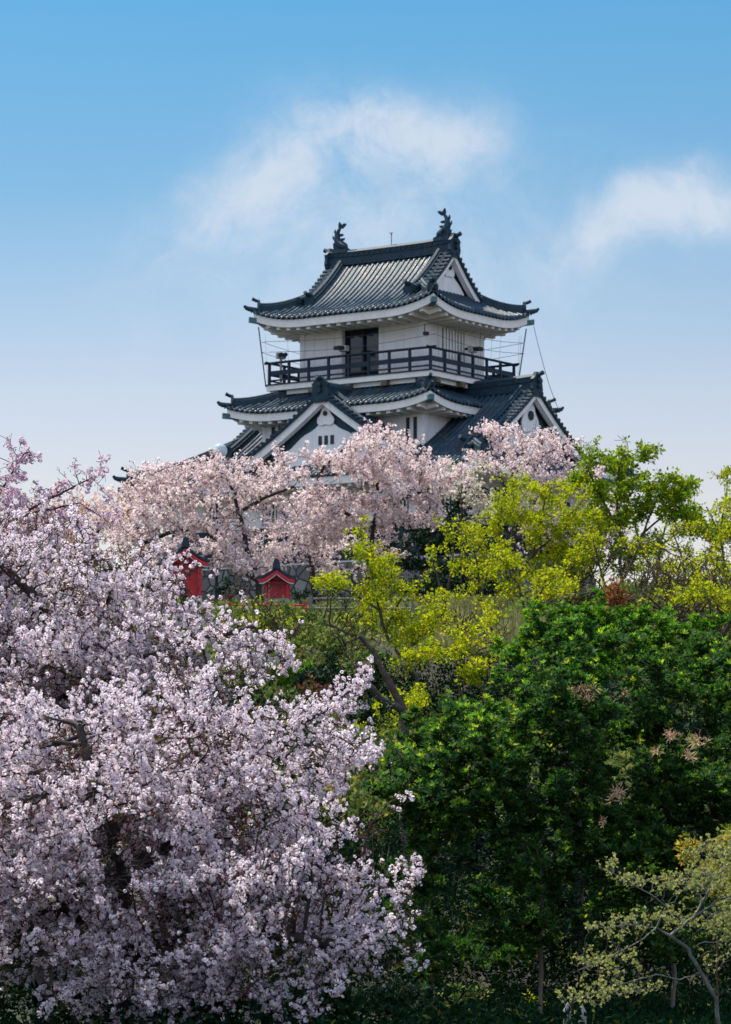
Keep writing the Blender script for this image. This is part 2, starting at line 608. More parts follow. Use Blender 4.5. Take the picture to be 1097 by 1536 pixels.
class Roof:
    def __init__(s, u0, u1, v0, v1, ze, rise, a, tgL, tgR, ov, U, Lc, hip=False, rib=0.3):
        s.__dict__.update(u0=u0, u1=u1, v0=v0, v1=v1, ze=ze, rise=rise, a=a, tgL=tgL, tgR=tgR, ov=ov, U=U, Lc=Lc, hip=hip, rib=rib)
        s.T = (v1 - v0) / 2

    def h(s, t):
        q = np.asarray(t, float) / s.T
        return s.rise * (s.a * q + (1 - s.a) * q * q)

    def z(s, d, t):
        k = np.clip(1 - np.asarray(d, float) / s.Lc, 0, 1)
        return s.ze + s.h(t) + s.U * k ** 2.2 * np.clip(1 - np.asarray(t, float) / (0.9 * s.Lc), 0, 1)

    def L(s, side):
        return (s.u1 - s.u0) if side in 'fb' else (s.v1 - s.v0)

    def uv(s, side, p, t):
        if side == 'f':
            return s.u0 + p, s.v0 + t
        if side == 'b':
            return s.u1 - p, s.v1 - t
        if side == 'r':
            return s.u1 - t, s.v0 + p
        return s.u0 + t, s.v1 - p

    def P(s, side, p, t, dz=0.0):
        L = s.L(side)
        u, v = s.uv(side, p, t)
        return cuv(u, v, float(s.z(min(p, L - p), t)) + dz)

    def corner(s, k, t, dz=0.0):
        # k: 0 front-left, 1 front-right, 2 back-right, 3 back-left
        side = 'frbl'[k] if False else None
        u = s.u0 + t if k in (0, 3) else s.u1 - t
        v = s.v0 + t if k in (0, 1) else s.v1 - t
        tt = max(t, 0.0)
        lift = float(s.z(tt, tt))
        if t < 0:
            lift += -t * 0.45
        return cuv(u, v, lift + dz)

    def tiles(s, name, parent):
        Vs, Fs, UVs = [], [], []
        base = 0
        rx = np.array([0, .20, .235, .30, .40, .5, .60, .70, .765, .80])
        rz = np.where(np.abs(rx - .5) < 0.28, 0.085 * np.sqrt(np.clip(1 - ((rx - .5) / .28) ** 2, 0, 1)), 0.0)
        for side in 'frbl':
            L = s.L(side)
            n = max(1, round(L / s.rib))
            w_ = L / n
            cols = (np.arange(n)[:, None] + rx[None]).ravel() * w_
            cz = np.tile(rz, n)
            cols = np.append(cols, L)
            cz = np.append(cz, 0)
            tga, tgb = {'f': (s.tgL, s.tgR), 'b': (s.tgR, s.tgL), 'r': (s.tgR, s.tgR), 'l': (s.tgL, s.tgL)}[side]
            segs = [(0, L)]
            if side in 'fb' and not s.hip:
                segs = [(0, tga - s.ov), (tga - s.ov, L - tgb + s.ov), (L - tgb + s.ov, L)]
            for si, (pa, pb) in enumerate(segs):
                m = (cols > pa + 1e-4) & (cols < pb - 1e-4)
                pc = np.concatenate([[pa], cols[m], [pb]])
                zc = np.concatenate([[np.interp(pa, cols, cz)], cz[m], [np.interp(pb, cols, cz)]])
                full = side in 'fb' and not s.hip and si == 1
                if full:
                    tm = np.full(len(pc), s.T)
                else:
                    tm = np.minimum(pc, L - pc)
                    if s.hip or side in 'rl':
                        tm = np.minimum(tm, tga)
                nr = 20 if full else 9
                tt = np.concatenate([[0], np.linspace(0, 1, nr)])
                t = tm[:, None] * tt[None]
                d = np.minimum(pc, L - pc)[:, None]
                z = s.z(d, t) + zc[:, None]
                z[:, 0] -= 0.13
                u, v = s.uv(side, pc[:, None] + 0 * t, t)
                V = np.stack([u + 0 * t, v + 0 * t, z + Z0], -1).reshape(-1, 3)
                R = len(tt)
                i = np.arange((len(pc) - 1) * (R - 1))
                c, r = i // (R - 1), i % (R - 1)
                a = c * R + r + base
                Fs.append(np.stack([a, a + R, a + R + 1, a + 1], 1))
                Vs.append(V)
                UVs.append(np.stack([pc[:, None] + 0 * t, t], -1).reshape(-1, 2))
                base += len(V)
        return np_obj(name, np.concatenate(Vs), np.concatenate(Fs), M['tile'], parent, uv=np.concatenate(UVs))

    def eave_loop(s, t, dz, n=26):
        pts = []
        for side in 'frbl':
            L = s.L(side)
            for p in np.linspace(t, L - t, n)[:-1]:
                u, v = s.uv(side, p, t)
                pts.append(cuv(u, v, float(s.z(min(p, L - p), 0)) + dz))
        return pts

    def eaves(s, parent, wd, fh=0.34, rs=0.55, rw=0.2, soff=0.0):
        """white eave board, soffit back to the wall and rafter ends; wd = overhang"""
        b = MB()
        b.sweep(s.eave_loop(0.10, -0.13), [(-0.0, 0), (-0.14, 0), (-0.14, -fh), (-0.0, -fh)], closed=True)
        eb = b.build('eave_board', M['plaster2'], parent)
        b = MB()
        n = 26
        for side in 'frbl':
            L = s.L(side)
            vs_, fs = [], []
            for i, p in enumerate(np.linspace(0, L, n)):
                for j in range(4):
                    t = 0.2 + (wd - 0.2) * j / 3
                    pp = min(max(p, t), L - t)
                    u, v = s.uv(side, pp, t)
                    dd = min(pp, L - pp)
                    zz = s.ze + (float(s.z(max(dd, 0), 0)) - s.ze) * (1 - j / 3) - 0.13 - fh * 0.80 + soff * j / 3
                    vs_.append(cuv(u, v, zz))
            for i in range(n - 1):
                for j in range(3):
                    a = i * 4 + j
                    fs.append((a, a + 1, a + 5, a + 4))
            b.add(vs_, fs)
            m = int(L / rs)
            for i in range(m):
                p = (i + 0.5) * L / m
                dd = min(p, L - p)
                tm = min(wd, dd)
                if tm < 0.3:
                    continue
                q = []
                for t in (0.22, tm):
                    f = (t - 0.2) / (wd - 0.2)
                    zz = s.ze + (float(s.z(dd, 0)) - s.ze) * (1 - f) - 0.13 - fh * 0.80 + soff * f
                    for dp in (-rw / 2, rw / 2):
                        for dz in (0.01, -fh * 0.2 - 0.12):
                            u, v = s.uv(side, p + dp, t)
                            q.append(cuv(u, v, zz + dz))
                b.add(q, [(0, 1, 3, 2), (4, 6, 7, 5), (0, 4, 5, 1), (2, 3, 7, 6), (1, 5, 7, 3), (0, 2, 6, 4)])
        b.build('soffit', M['plaster2'], parent)
        for k in range(4):
            b = MB()
            p0, p1 = s.corner(k, -0.06, -0.62), s.corner(k, 0.5, -0.66)
            b.sweep([p0, p1], [(-.13, 0), (.13, 0), (.13, .24), (-.13, .24)])
            b.build('corner_fitting', M['patina'], parent)
        return eb

    def hips(s, parent, wdt=0.17, ht=0.34):
        for k in range(4):
            tg = s.tgL if k in (0, 3) else s.tgR
            b = MB()
            prof = [(-wdt, -.12), (-wdt, ht * .6), (-wdt * .55, ht * .65), (-wdt * .5, ht * .9), (0, ht), (wdt * .5, ht * .9), (wdt * .55, ht * .65), (wdt, ht * .6), (wdt, -.12)]
            path = [s.corner(k, t, 0.05) for t in np.linspace(0.30, tg, 10)]
            b.sweep(path, prof)
            e = path[0]
            out = (path[0] - path[1])
            out.z = 0
            out.normalize()
            # ogre tile and its upturned round tile
            side = Vector((out.y, -out.x, 0))
            pl = [e + side * x + Vector((0, 0, z)) for x, z in ((-.24, -.1), (-.27, .2), (-.16, .42), (0, .5), (.16, .42), (.27, .2), (.24, -.1))]
            b.prism(pl, out * 0.09)
            b.tube([e + Vector((0, 0, .40)), e + out * .18 + Vector((0, 0, .44)), e + out * .36 + Vector((0, 0, .53))], [.075, .08, .085], 8)
            # pointed corner tile below
            b.tube([s.corner(k, t, 0.02) for t in (0.5, 0.2, -0.05)] + [s.corner(k, -.15, .02), s.corner(k, -.23, .09)], [.13, .13, .12, .10, .06], 8)
            b.build('hip_ridge', M['ridge'], parent)

    def verge(s, parent, end, name_gable='gable'):
        """gable wall, barge boards, verge tiles and descending ridges of one end ('r' or 'l')"""
        sg = 1 if end == 'r' else -1
        tg = s.tgR if end == 'r' else s.tgL
        uw = s.u1 - tg if end == 'r' else s.u0 + tg           # gable wall plane
        uo = uw + sg * s.ov                                      # verge edge
        vm = (s.v0 + s.v1) / 2
        ts = np.linspace(max(tg * 0.93, 0.3), s.T, 14)

        def pt(v, uu, dz):
            t = s.T - abs(v - vm)
            return cuv(uu, v, s.ze + float(s.h(t)) + dz)
        hw = s.T - tg
        zb = s.ze + float(s.h(tg))
        # dark recess wall
        b = MB()
        vv = np.linspace(vm - hw, vm + hw, 25)
        top = [pt(v, uw - sg * .02, -0.16) for v in vv]
        poly = [cuv(uw - sg * .02, vm - hw, zb - .3), cuv(uw - sg * .02, vm + hw, zb - .3)] + top[::-1]
        b.prism(poly, (-sg * .1, 0, 0))
        g = b.build(name_gable, M['recess'], parent)
        # white inner panel with a curved top
        b = MB()
        k = 0.58
        pts = []
        for q in np.linspace(-1, 1, 25):
            v = vm + q * hw * k * 1.12
            zz = zb + 0.02 + (s.ze + float(s.h(s.T)) - zb) * k * (1 - abs(q)) ** 1.0 + 0.04 * math.cos(q * 9)
            pts.append(cuv(uw + sg * .02, v, zz))
        poly = [cuv(uw + sg * .02, vm - hw * k * 1.12, zb - .25), cuv(uw + sg * .02, vm + hw * k * 1.12, zb - .25)] + pts[::-1]
        b.prism(poly, (sg * .05, 0, 0))
        b.build('gable_panel', M['plaster'], g)
        # pendant ornament with boss
        b = MB()
        rr = 0.16 * hw / 1.8 + 0.1
        zc = zb + (s.ze + float(s.h(s.T)) - zb) * 0.55
        pl = []
        for q in range(20):
            th = 2 * math.pi * q / 20
            r = rr * (1.35 + 0.3 * math.cos(3 * th + math.pi / 2))
            pl.append(cuv(uw + sg * .075, vm + r * math.cos(th), zc + r * math.sin(th) * 1.1))
        b.prism(pl, (sg * .06, 0, 0))
        b.build('gable_pendant', M['plaster'], g)
        b = MB()
        pl = [cuv(uw + sg * .137, vm + rr * .45 * math.cos(q * .785), zc + rr * .3 + rr * .45 * math.sin(q * .785)) for q in range(8)]
        b.prism(pl, (sg * .06, 0, 0))
        b.build('gable_boss', M['navy'], g)
        # barge boards
        for sd in (-1, 1):
            b = MB()
            path = [pt(vm + sd * (s.T - t), uo - sg * .1, -0.05) for t in ts]
            bh = 0.36
            b.sweep(path, [(-.07, -.02), (.07, -.02), (.07, -bh), (-.07, -bh)])
            path = [p + Vector((-sg * .13, 0, -.06)) for p in path]
            b.sweep(path, [(-.06, -.02), (.06, -.02), (.06, -bh * .9), (-.06, -bh * .9)])
            # verge soffit back to the wall
            a = [pt(vm + sd * (s.T - t), uo - sg * .18, -0.14) for t in ts]
            c = [pt(vm + sd * (s.T - t), uw - sg * .1, -0.14) for t in ts]
            n = len(a)
            b.add(a + c, [(i, i + 1, n + i + 1, n + i) for i in range(n - 1)])
            b.build('barge_board', M['plaster'], g)
            # verge tile stubs
            b = MB()
            dist = 0.0
            tt = np.linspace(max(tg * .9, .2), s.T - .12, 200)
            zz = s.ze + s.h(tt)
            dl = np.sqrt(np.diff(tt) ** 2 + np.diff(zz) ** 2)
            cum = np.concatenate([[0], np.cumsum(dl)])
            for q in np.arange(0.1, cum[-1], 0.30):
                t = float(np.interp(q, cum, tt))
                v = vm + sd * (s.T - t)
                p0 = pt(v, uo + sg * .10, 0.05)
                p1 = pt(v, uo - sg * .55, 0.09)
                b.tube([p0, p1], .095, 8)
            # edge course under the stubs
            path = [pt(vm + sd * (s.T - t), uo + sg * .02, 0.0) for t in ts]
            b.sweep(path, [(-.06, .05), (.06, .05), (.06, -.09), (-.06, -.09)])
            b.build('verge_tiles', M['ridge'], parent)
            # descending ridge
            b = MB()
            prof = [(-.17, -.1), (-.17, .2), (-.09, .24), (-.09, .33), (0, .38), (.09, .33), (.09, .24), (.17, .2), (.17, -.1)]
            ud = uo - sg * 0.75
            t1 = max(tg * 0.72, s.T * .26)
            path = [pt(vm + sd * (s.T - t), ud, 0.05) for t in np.linspace(t1, s.T - .1, 14)]
            b.sweep(path, prof)
            e = path[0]
            o = Vector((0, sd, 0))
            sv = Vector((1, 0, 0))
            pl = [e + sv * x + Vector((0, 0, z)) for x, z in ((-.25, -.12), (-.3, .2), (-.17, .44), (0, .52), (.17, .44), (.3, .2), (.25, -.12))]
            b.prism(pl, o * 0.1)
            b.tube([e + Vector((0, 0, .38)), e + o * .2 + Vector((0, 0, .40)), e + o * .42 + Vector((0, 0, .5))], [.085, .09, .095], 8)
            # second low ridge right behind the verge
            ud2 = uo - sg * 0.32
            path = [pt(vm + sd * (s.T - t), ud2, 0.06) for t in np.linspace(max(tg * .95, .3), s.T - .1, 14)]
            b.sweep(path, [(-.1, -.05), (-.1, .1), (0, .2), (.1, .1), (.1, -.05)])
            e = path[0]
            b.tube([e + Vector((0, 0, .12)), e + o * .3 + Vector((0, 0, .0)), e + o * .75 + Vector((0, 0, -.16))], [.13, .14, .15], 10)
            b.build('descending_ridge', M['ridge'], parent)

    def main_ridge(s, parent, ht=0.55, ends=('r', 'l'), wdt=.2):
        uL = s.u0 + s.tgL - s.ov + .1
        uR = s.u1 - s.tgR + s.ov - .1
        vm = (s.v0 + s.v1) / 2
        zt = s.ze + s.rise
        b = MB()
        W = wdt
        prof = [(-W * 1.3, -.15), (-W * 1.3, .08), (-W, .10), (-W, .22), (-W * 1.15, .24), (-W * 1.15, .29), (-W, .31), (-W, ht - .14), (-W * 1.1, ht - .12),
                (-W * 1.1, ht - .07), (-W * .6, ht), (0, ht + .08), (W * .6, ht), (W * 1.1, ht - .07), (W * 1.1, ht - .12), (W, ht - .14), (W, .31),
                (W * 1.15, .29), (W * 1.15, .24), (W, .22), (W, .10), (W * 1.3, .08), (W * 1.3, -.15)]
        path = []
        for q in np.linspace(0, 1, 16):
            path.append(cuv(uL + (uR - uL) * q, vm, zt + 0.10 * (2 * q - 1) ** 4))
        b.sweep(path, prof)
        # row of round tiles along the flank
        n = int((uR - uL) / .3)
        for i in range(n):
            u = uL + (uR - uL) * (i + .5) / n
            for sd in (-1, 1):
                b.tube([cuv(u, vm + sd * W * .9, zt + .36), cuv(u, vm + sd * W * 1.25, zt + .36)], .06, 6)
        b.build('main_ridge', M['ridge'], parent)
        for e, u, sg in (('r', uR, 1), ('l', uL, -1)):
            if e not in ends:
                continue
            b = MB()
            p = cuv(u, vm, zt + .1)
            pl = [p + Vector((0, x, z)) for x, z in ((-.3, -.45), (-.42, -.1), (-.36, .18), (-.42, .34), (-.22, .5), (-.12, ht + .14), (.12, ht + .14), (.22, .5), (.42, .34), (.36, .18), (.42, -.1), (.3, -.45))]
            b.prism(pl, (sg * .16, 0, 0))
            b.tube([p + Vector((0, 0, ht)), p + Vector((sg * .24, 0, ht + .02)), p + Vector((sg * .44, 0, ht + .10))], [.1, .105, .11], 8)
            for z in (.05, .3):
                b.tube([p + Vector((sg * .1, 0, z)), p + Vector((sg * .3, 0, z))], .13, 8)
            b.build('ogre_tile', M['ridge'], parent)
        return uL, uR, zt + ht


def build_keep():
    # ---------------- stone base and ground storey
    b = MB()
    B0 = (-13.0, 4.5, -2.4, 7.3)
    zt, zb = -8.7, -Z0 - 0.4
    rings = []
    for k in range(7):
        q = k / 6
        d = 2.3 * (1 - q) ** 1.6
        rings.append([cuv(B0[0] - d, B0[2] - d, zb + (zt - zb) * q), cuv(B0[1] + d, B0[2] - d, zb + (zt - zb) * q),
                      cuv(B0[1] + d, B0[3] + d, zb + (zt - zb) * q), cuv(B0[0] - d, B0[3] + d, zb + (zt - zb) * q)])
    vs_ = [p for r in rings for p in r]
    fs = [(i * 4 + j, i * 4 + (j + 1) % 4, i * 4 + 4 + (j + 1) % 4, i * 4 + 4 + j) for i in range(6) for j in range(4)] + [(24, 25, 26, 27)]
    b.add(vs_, fs)
    b.build('stone_base', M['stone'], keep)

    b = MB()
    W0 = (-12.85, 4.35, -2.25, 7.15)
    b.box(W0[0], W0[1], W0[2], W0[3], Z0 - 8.69, Z0 - 5.2)
    gw = b.build('lower_wall', M['plaster'], keep)
    b = MB()
    for x0, x1, y0, y1 in ((W0[0] - .06, W0[1] + .06, W0[2] - .06, W0[2] - .003), (W0[0] - .06, W0[1] + .06, W0[3] + .003, W0[3] + .06),
                           (W0[1] + .003, W0[1] + .057, W0[2], W0[3]), (W0[0] - .057, W0[0] - .003, W0[2], W0[3])):
        b.box(x0, x1, y0, y1, Z0 - 8.6, Z0 - 6.9)
    b.build('weather_boarding', M['navy'], gw)
    for u in (-10.5, -7.2, -3.5, 0.2, 2.9):
        b = MB()
        b.box(u - .45, u + .45, W0[2] - .05, W0[2] - .003, Z0 - 6.75, Z0 - 5.75)
        w_ = b.build('window', M['dark'], gw)
        b = MB()
        for q in range(5):
            x = u - .4 + q * .2
            b.box(x - .035, x + .035, W0[2] - .1, W0[2] - .053, Z0 - 6.78, Z0 - 5.72)
        b.build('window_bars', M['plaster'], w_)
    for v in (-.2, 2.45, 5.1):
        b = MB()
        b.box(W0[1] + .003, W0[1] + .05, v - .4, v + .4, Z0 - 6.75, Z0 - 5.75)
        w_ = b.build('window', M['dark'], gw)

    # ---------------- lower roof
    R1 = Roof(-14.7, 6.1, -4.05, 8.95, -4.8, 4.0, 0.72, 4.0, 2.05, .5, 0.45, 3.0)
    r1 = R1.tiles('lower_roof', keep)
    R1.eaves(r1, 1.75, 0.36)
    R1.hips(r1)
    R1.verge(r1, 'r')
    R1.verge(r1, 'l')
    R1.main_ridge(r1)

    # ---------------- front dormer gable on the lower roof
    build_dormer()

    # ---------------- middle storey
    W1 = (-8.15, 1.05, -1.55, 6.45)
    b = MB()
    b.box(W1[0], W1[1], W1[2], W1[3], Z0 - 4.6, Z0 - 1.55)
    mw = b.build('middle_wall', M['plaster'], keep)
    for c in ((0.15, -2.7), (0.55, -2.7), (-7.5, -2.25), (-7.1, -2.25)):
        b = MB()
        b.box(c[0] - .09, c[0] + .09, W1[2] - .03, W1[2] - .003, Z0 + c[1] - .55, Z0 + c[1] + .5)
        b.build('slit_window', M['dark'], mw)
    R2 = Roof(-9.4, 2.3, -2.85, 7.75, -1.5, 2.9, 0.72, 2.45, 2.45, .5, 0.42, 2.8, hip=True)
    r2 = R2.tiles('middle_roof', keep)
    R2.eaves(r2, 1.3, 0.34)
    R2.hips(r2)
    b = MB()                     # core wall between middle roof and balcony
    b.box(-7.25, .19, -.19, 5.09, Z0 - 1.5, Z0 - .36)
    b.build('neck_wall', M['plaster2'], keep)

    # ---------------- balcony
    d = 1.15
    u0, u1, v0, v1 = -7.06 - d, d, -d, 4.9 + d
    b = MB()
    b.box(u0, u1, v0, v1, Z0 - .30, Z0 - .05)
    bal = b.build('balcony', M['plaster2'], keep)
    b = MB()
    b.box(u0 - .05, u1 + .05, v0 - .05, v1 + .05, Z0 - .046, Z0 + .01)
    b.build('balcony_deck', M['navy'], bal)
    for u in np.linspace(u0 + .55, u1 - .55, 5):
        for va, vb in ((v0 - .06, -.2), (5.1, v1 + .06)):
            b = MB()
            b.box(u - .15, u + .15, va, vb, Z0 - .56, Z0 - .304)
            b.build('bracket_beam', M['brown'], bal)
    for v in np.linspace(v0 + .55, v1 - .55, 4):
        for ua, ub in ((.2, u1 + .06), (u0 - .06, -7.26)):
            b = MB()
            b.box(ua, ub, v - .15, v + .15, Z0 - .56, Z0 - .304)
            b.build('bracket_beam', M['brown'], bal)
    # inner joist frame just under the slab
    b = MB()
    b.sweep([cuv(u0 + .35, v0 + .35, -.3), cuv(u1 - .35, v0 + .35, -.3), cuv(u1 - .35, v1 - .35, -.3), cuv(u0 + .35, v1 - .35, -.3)],
            [(-.1, -.004), (.1, -.004), (.1, -.2), (-.1, -.2)], closed=True)
    b.build('joist', M['plaster2'], bal)
    # railing
    rail = empty('railing', (0, 0, 0))
    rail.parent = keep
    i0, i1, j0, j1 = u0 + .1, u1 - .1, v0 + .1, v1 - .1
    for (a, c) in (((i0, j0), (i1, j0)), ((i0, j1), (i1, j1)), ((i1, j0), (i1, j1)), ((i0, j0), (i0, j1))):
        L = math.hypot(c[0] - a[0], c[1] - a[1])
        n = max(2, round(L / 1.12))
        dx, dy = (c[0] - a[0]) / L, (c[1] - a[1]) / L
        along_u = abs(dx) > .5
        for k in range(n + 1):
            if not along_u and k in (0, n):
                continue
            q = k / n * L
            b = MB()
            x, y = a[0] + dx * q, a[1] + dy * q
            b.box(x - .055, x + .055, y - .055, y + .055, Z0 + .012, Z0 + .985)
            b.build('post', M['navy'], rail)
        ex = .28
        A, Cc = (a[0] - dx * ex, a[1] - dy * ex), (c[0] + dx * ex, c[1] + dy * ex)
        off = .004 if along_u else 0.0
        b = MB()
        b.tube([cuv(A[0], A[1], 1.03 + off), cuv(a[0], a[1], 1.02 + off), cuv(c[0], c[1], 1.02 + off), cuv(Cc[0], Cc[1], 1.03 + off)], .06, 8)
        b.build('top_rail', M['navy'], rail)
        for nm, z0_, z1_, hw in (('middle_rail', .42, .64, .03), ('bottom_rail', .15, .22, .03)):
            b = MB()
            e2 = .02
            b.sweep([cuv(a[0] + dx * e2, a[1] + dy * e2, 0), cuv(c[0] - dx * e2, c[1] - dy * e2, 0)], [(-hw, z0_ + off), (hw, z0_ + off), (hw, z1_ + off), (-hw, z1_ + off)])
            b.build(nm, M['navy'], rail)

    # ---------------- upper storey
    U0, U1, V0, V1 = -7.06, 0.0, 0.0, 4.9
    H = 2.95
    b = MB()
    dl, dr, dh = -4.62, -2.56, 2.42
    t_ = .18
    b.box(U0, dl, V0, V0 + t_, Z0 + .011, Z0 + H)
    b.box(dr, U1, V0, V0 + t_, Z0 + .011, Z0 + H)
    b.box(dl, dr, V0, V0 + t_, Z0 + dh, Z0 + H)
    b.box(U0, U1, V1 - t_, V1, Z0 + .011, Z0 + H)
    b.box(U0, U0 + t_, V0 + t_, V1 - t_, Z0 + .011, Z0 + H)
    b.box(U1 - t_, U1, V0 + t_, V1 - t_, Z0 + .011, Z0 + H)
    uw = b.build('upper_wall', M['plaster'], keep)
    # framing proud of the panels
    e = .05
    for u in (U0 + .12, dl - .16, dr + .16, -1.3, U1 - .12):
        b = MB()
        b.box(u - .13, u + .13, V0 - e, V0 - .002, Z0 + .012, Z0 + 2.50)
        b.build('pillar', M['plaster'], uw)
    b = MB()
    b.box(U0 - e, U1 + e, V0 - e - .01, V0 - .002, Z0 + 2.503, Z0 + 2.73)
    b.box(U1 + .002, U1 + e + .01, V0 - .002, V1 + e, Z0 + 2.503, Z0 + 2.73)
    b.build('tie_beam', M['plaster'], uw)
    for v in (V0 + .1, 1.25, 3.55, V1 - .1):
        b = MB()
        b.box(U1 + .002, U1 + e, v - .13, v + .13, Z0 + .012, Z0 + 2.50)
        b.build('pillar', M['plaster'], uw)
    for (u, v, ax) in ((U0 + .1, V0 - .063, 1), (dl - .16, V0 - .063, 1), (dr + .16, V0 - .063, 1), (U1 - .35, V0 - .063, 1), (U1 + .063, .35, 0), (U1 + .063, 1.25 + .5, 0), (U1 + .063, 3.9, 0), (U1 + .063, V1 - .1, 0)):
        b = MB()
        o = Vector((0, -.06, 0)) if ax else Vector((.06, 0, 0))
        p = cuv(u, v, 2.61)
        b.tube([p - o * .2, p + o], [.10, .07], 10)
        b.build('nail_cover', M['patina'], uw)
    # doorway with dark glazing set back
    b = MB()
    b.box(dl - .01, dr + .01, V0 + .32, V0 + .36, Z0 + .012, Z0 + dh + .01)
    dw = b.build('doorway', M['glass'], uw)
    b = MB()
    for u in (dl + .03, (dl + dr) / 2, dr - .03):
        b.box(u - .04, u + .04, V0 + .2, V0 + .31, Z0 + .012, Z0 + dh)
    b.box(dl + .07, dr - .07, V0 + .22, V0 + .30, Z0 + dh - .09, Z0 + dh - .01)
    b.build('door_frame', M['navy'], dw)
    # barred window of the short side
    b = MB()
    b.box(U1 + .004, U1 + .03, 1.42, 3.4, Z0 + .75, Z0 + 2.3)
    w_ = b.build('barred_window', M['dark'], uw)
    b = MB()
    for q in range(8):
        v = 1.42 + (q + .5) * (3.4 - 1.42) / 8
        b.box(U1 + .033, U1 + .09, v - .075, v + .075, Z0 + .72, Z0 + 2.33)
    b.build('window_bars', M['plaster'], w_)
    b = MB()
    b.box(U1 + .01, U1 + .22, -.14, .06, Z0 + 1.78, Z0 + 1.92)
    b.tube([cuv(U1 + .05, -.04, 1.86), cuv(U1 + .05, -.04, 2.3)], .02, 6)
    b.build('floodlight', M['dark'], uw)

    # ---------------- upper roof
    R3 = Roof(-8.75, 1.68, -1.68, 6.58, 3.0, 3.1, 0.50, 2.05, 2.05, .42, 0.55, 2.9)
    r3 = R3.tiles('upper_roof', keep)
    R3.eaves(r3, 1.68, 0.36)
    R3.hips(r3)
    R3.verge(r3, 'r')
    R3.verge(r3, 'l')
    uL, uR, zt_ = R3.main_ridge(r3, 0.55)
    shachi(r3, cuv(uL + .55, VC, zt_ + .06), 1)
    shachi(r3, cuv(uR - .55, VC, zt_ + .06), -1)
    b = MB()
    p = cuv(-3.55, VC, zt_ + .05)
    b.tube([p, p + Vector((0, 0, .62))], .022, 6)
    for k in range(3):
        a = k * 2.09
        b.tube([p + Vector((0, 0, .5)), p + Vector((.09 * math.cos(a), .09 * math.sin(a), .62))], .012, 5)
    b.build('lightning_rod', M['wire'], r3)

    # ---------------- bird-net poles and wires between eaves and balcony
    for (ca, cb, nm) in (((-8.5, -1.4), (u0 - .02, v0 - .02), 0), ((1.5, 6.35), (u1 + .02, v1 + .02), 0), ((-8.5, 6.35), (u0, v1), 0)):
        b = MB()
        p0, p1 = cuv(ca[0], ca[1], 2.75), cuv(cb[0], cb[1], -.1)
        b.tube([p0, p1], .032, 6)
        b.build('net_pole', M['wire'], keep)
    b = MB()
    for z in (1.55, 2.05):
        for (A, B_) in (((-8.4, -1.3), (-8.4, 6.2)), ((1.45, 6.2), (-8.4, 6.2)), ((1.45, -1.3), (1.45, 6.2)), ((-8.4, -1.3), (1.45, -1.3))):
            n = 9
            b.tube([cuv(A[0] + (B_[0] - A[0]) * i / n, A[1] + (B_[1] - A[1]) * i / n, z - .22 * math.sin(math.pi * i / n)) for i in range(n + 1)], .011, 4, False)
    for q in np.linspace(-1.0, 6.0, 5):
        b.tube([cuv(-8.4, q, 2.4), cuv(-8.25, q, .0)], .006, 4, False)
        b.tube([cuv(1.45, q, 2.4), cuv(1.25, q, .0)], .006, 4, False)
    for q in np.linspace(-8.1, 1.2, 7):
        b.tube([cuv(q, 6.2, 2.4), cuv(q, 6.0, .0)], .006, 4, False)
    b.build('net_wires', M['wire'], keep)
    b = MB()
    n = 12
    A, B_ = cuv(1.75, 6.6, 2.9), cuv(2.5, 7.7, -1.2)
    b.tube([A + (B_ - A) * (i / n) + Vector((0, 0, -.35 * math.sin(math.pi * i / n))) for i in range(n + 1)], .014, 5, False)
    b.build('lightning_cable', M['wire'], keep)


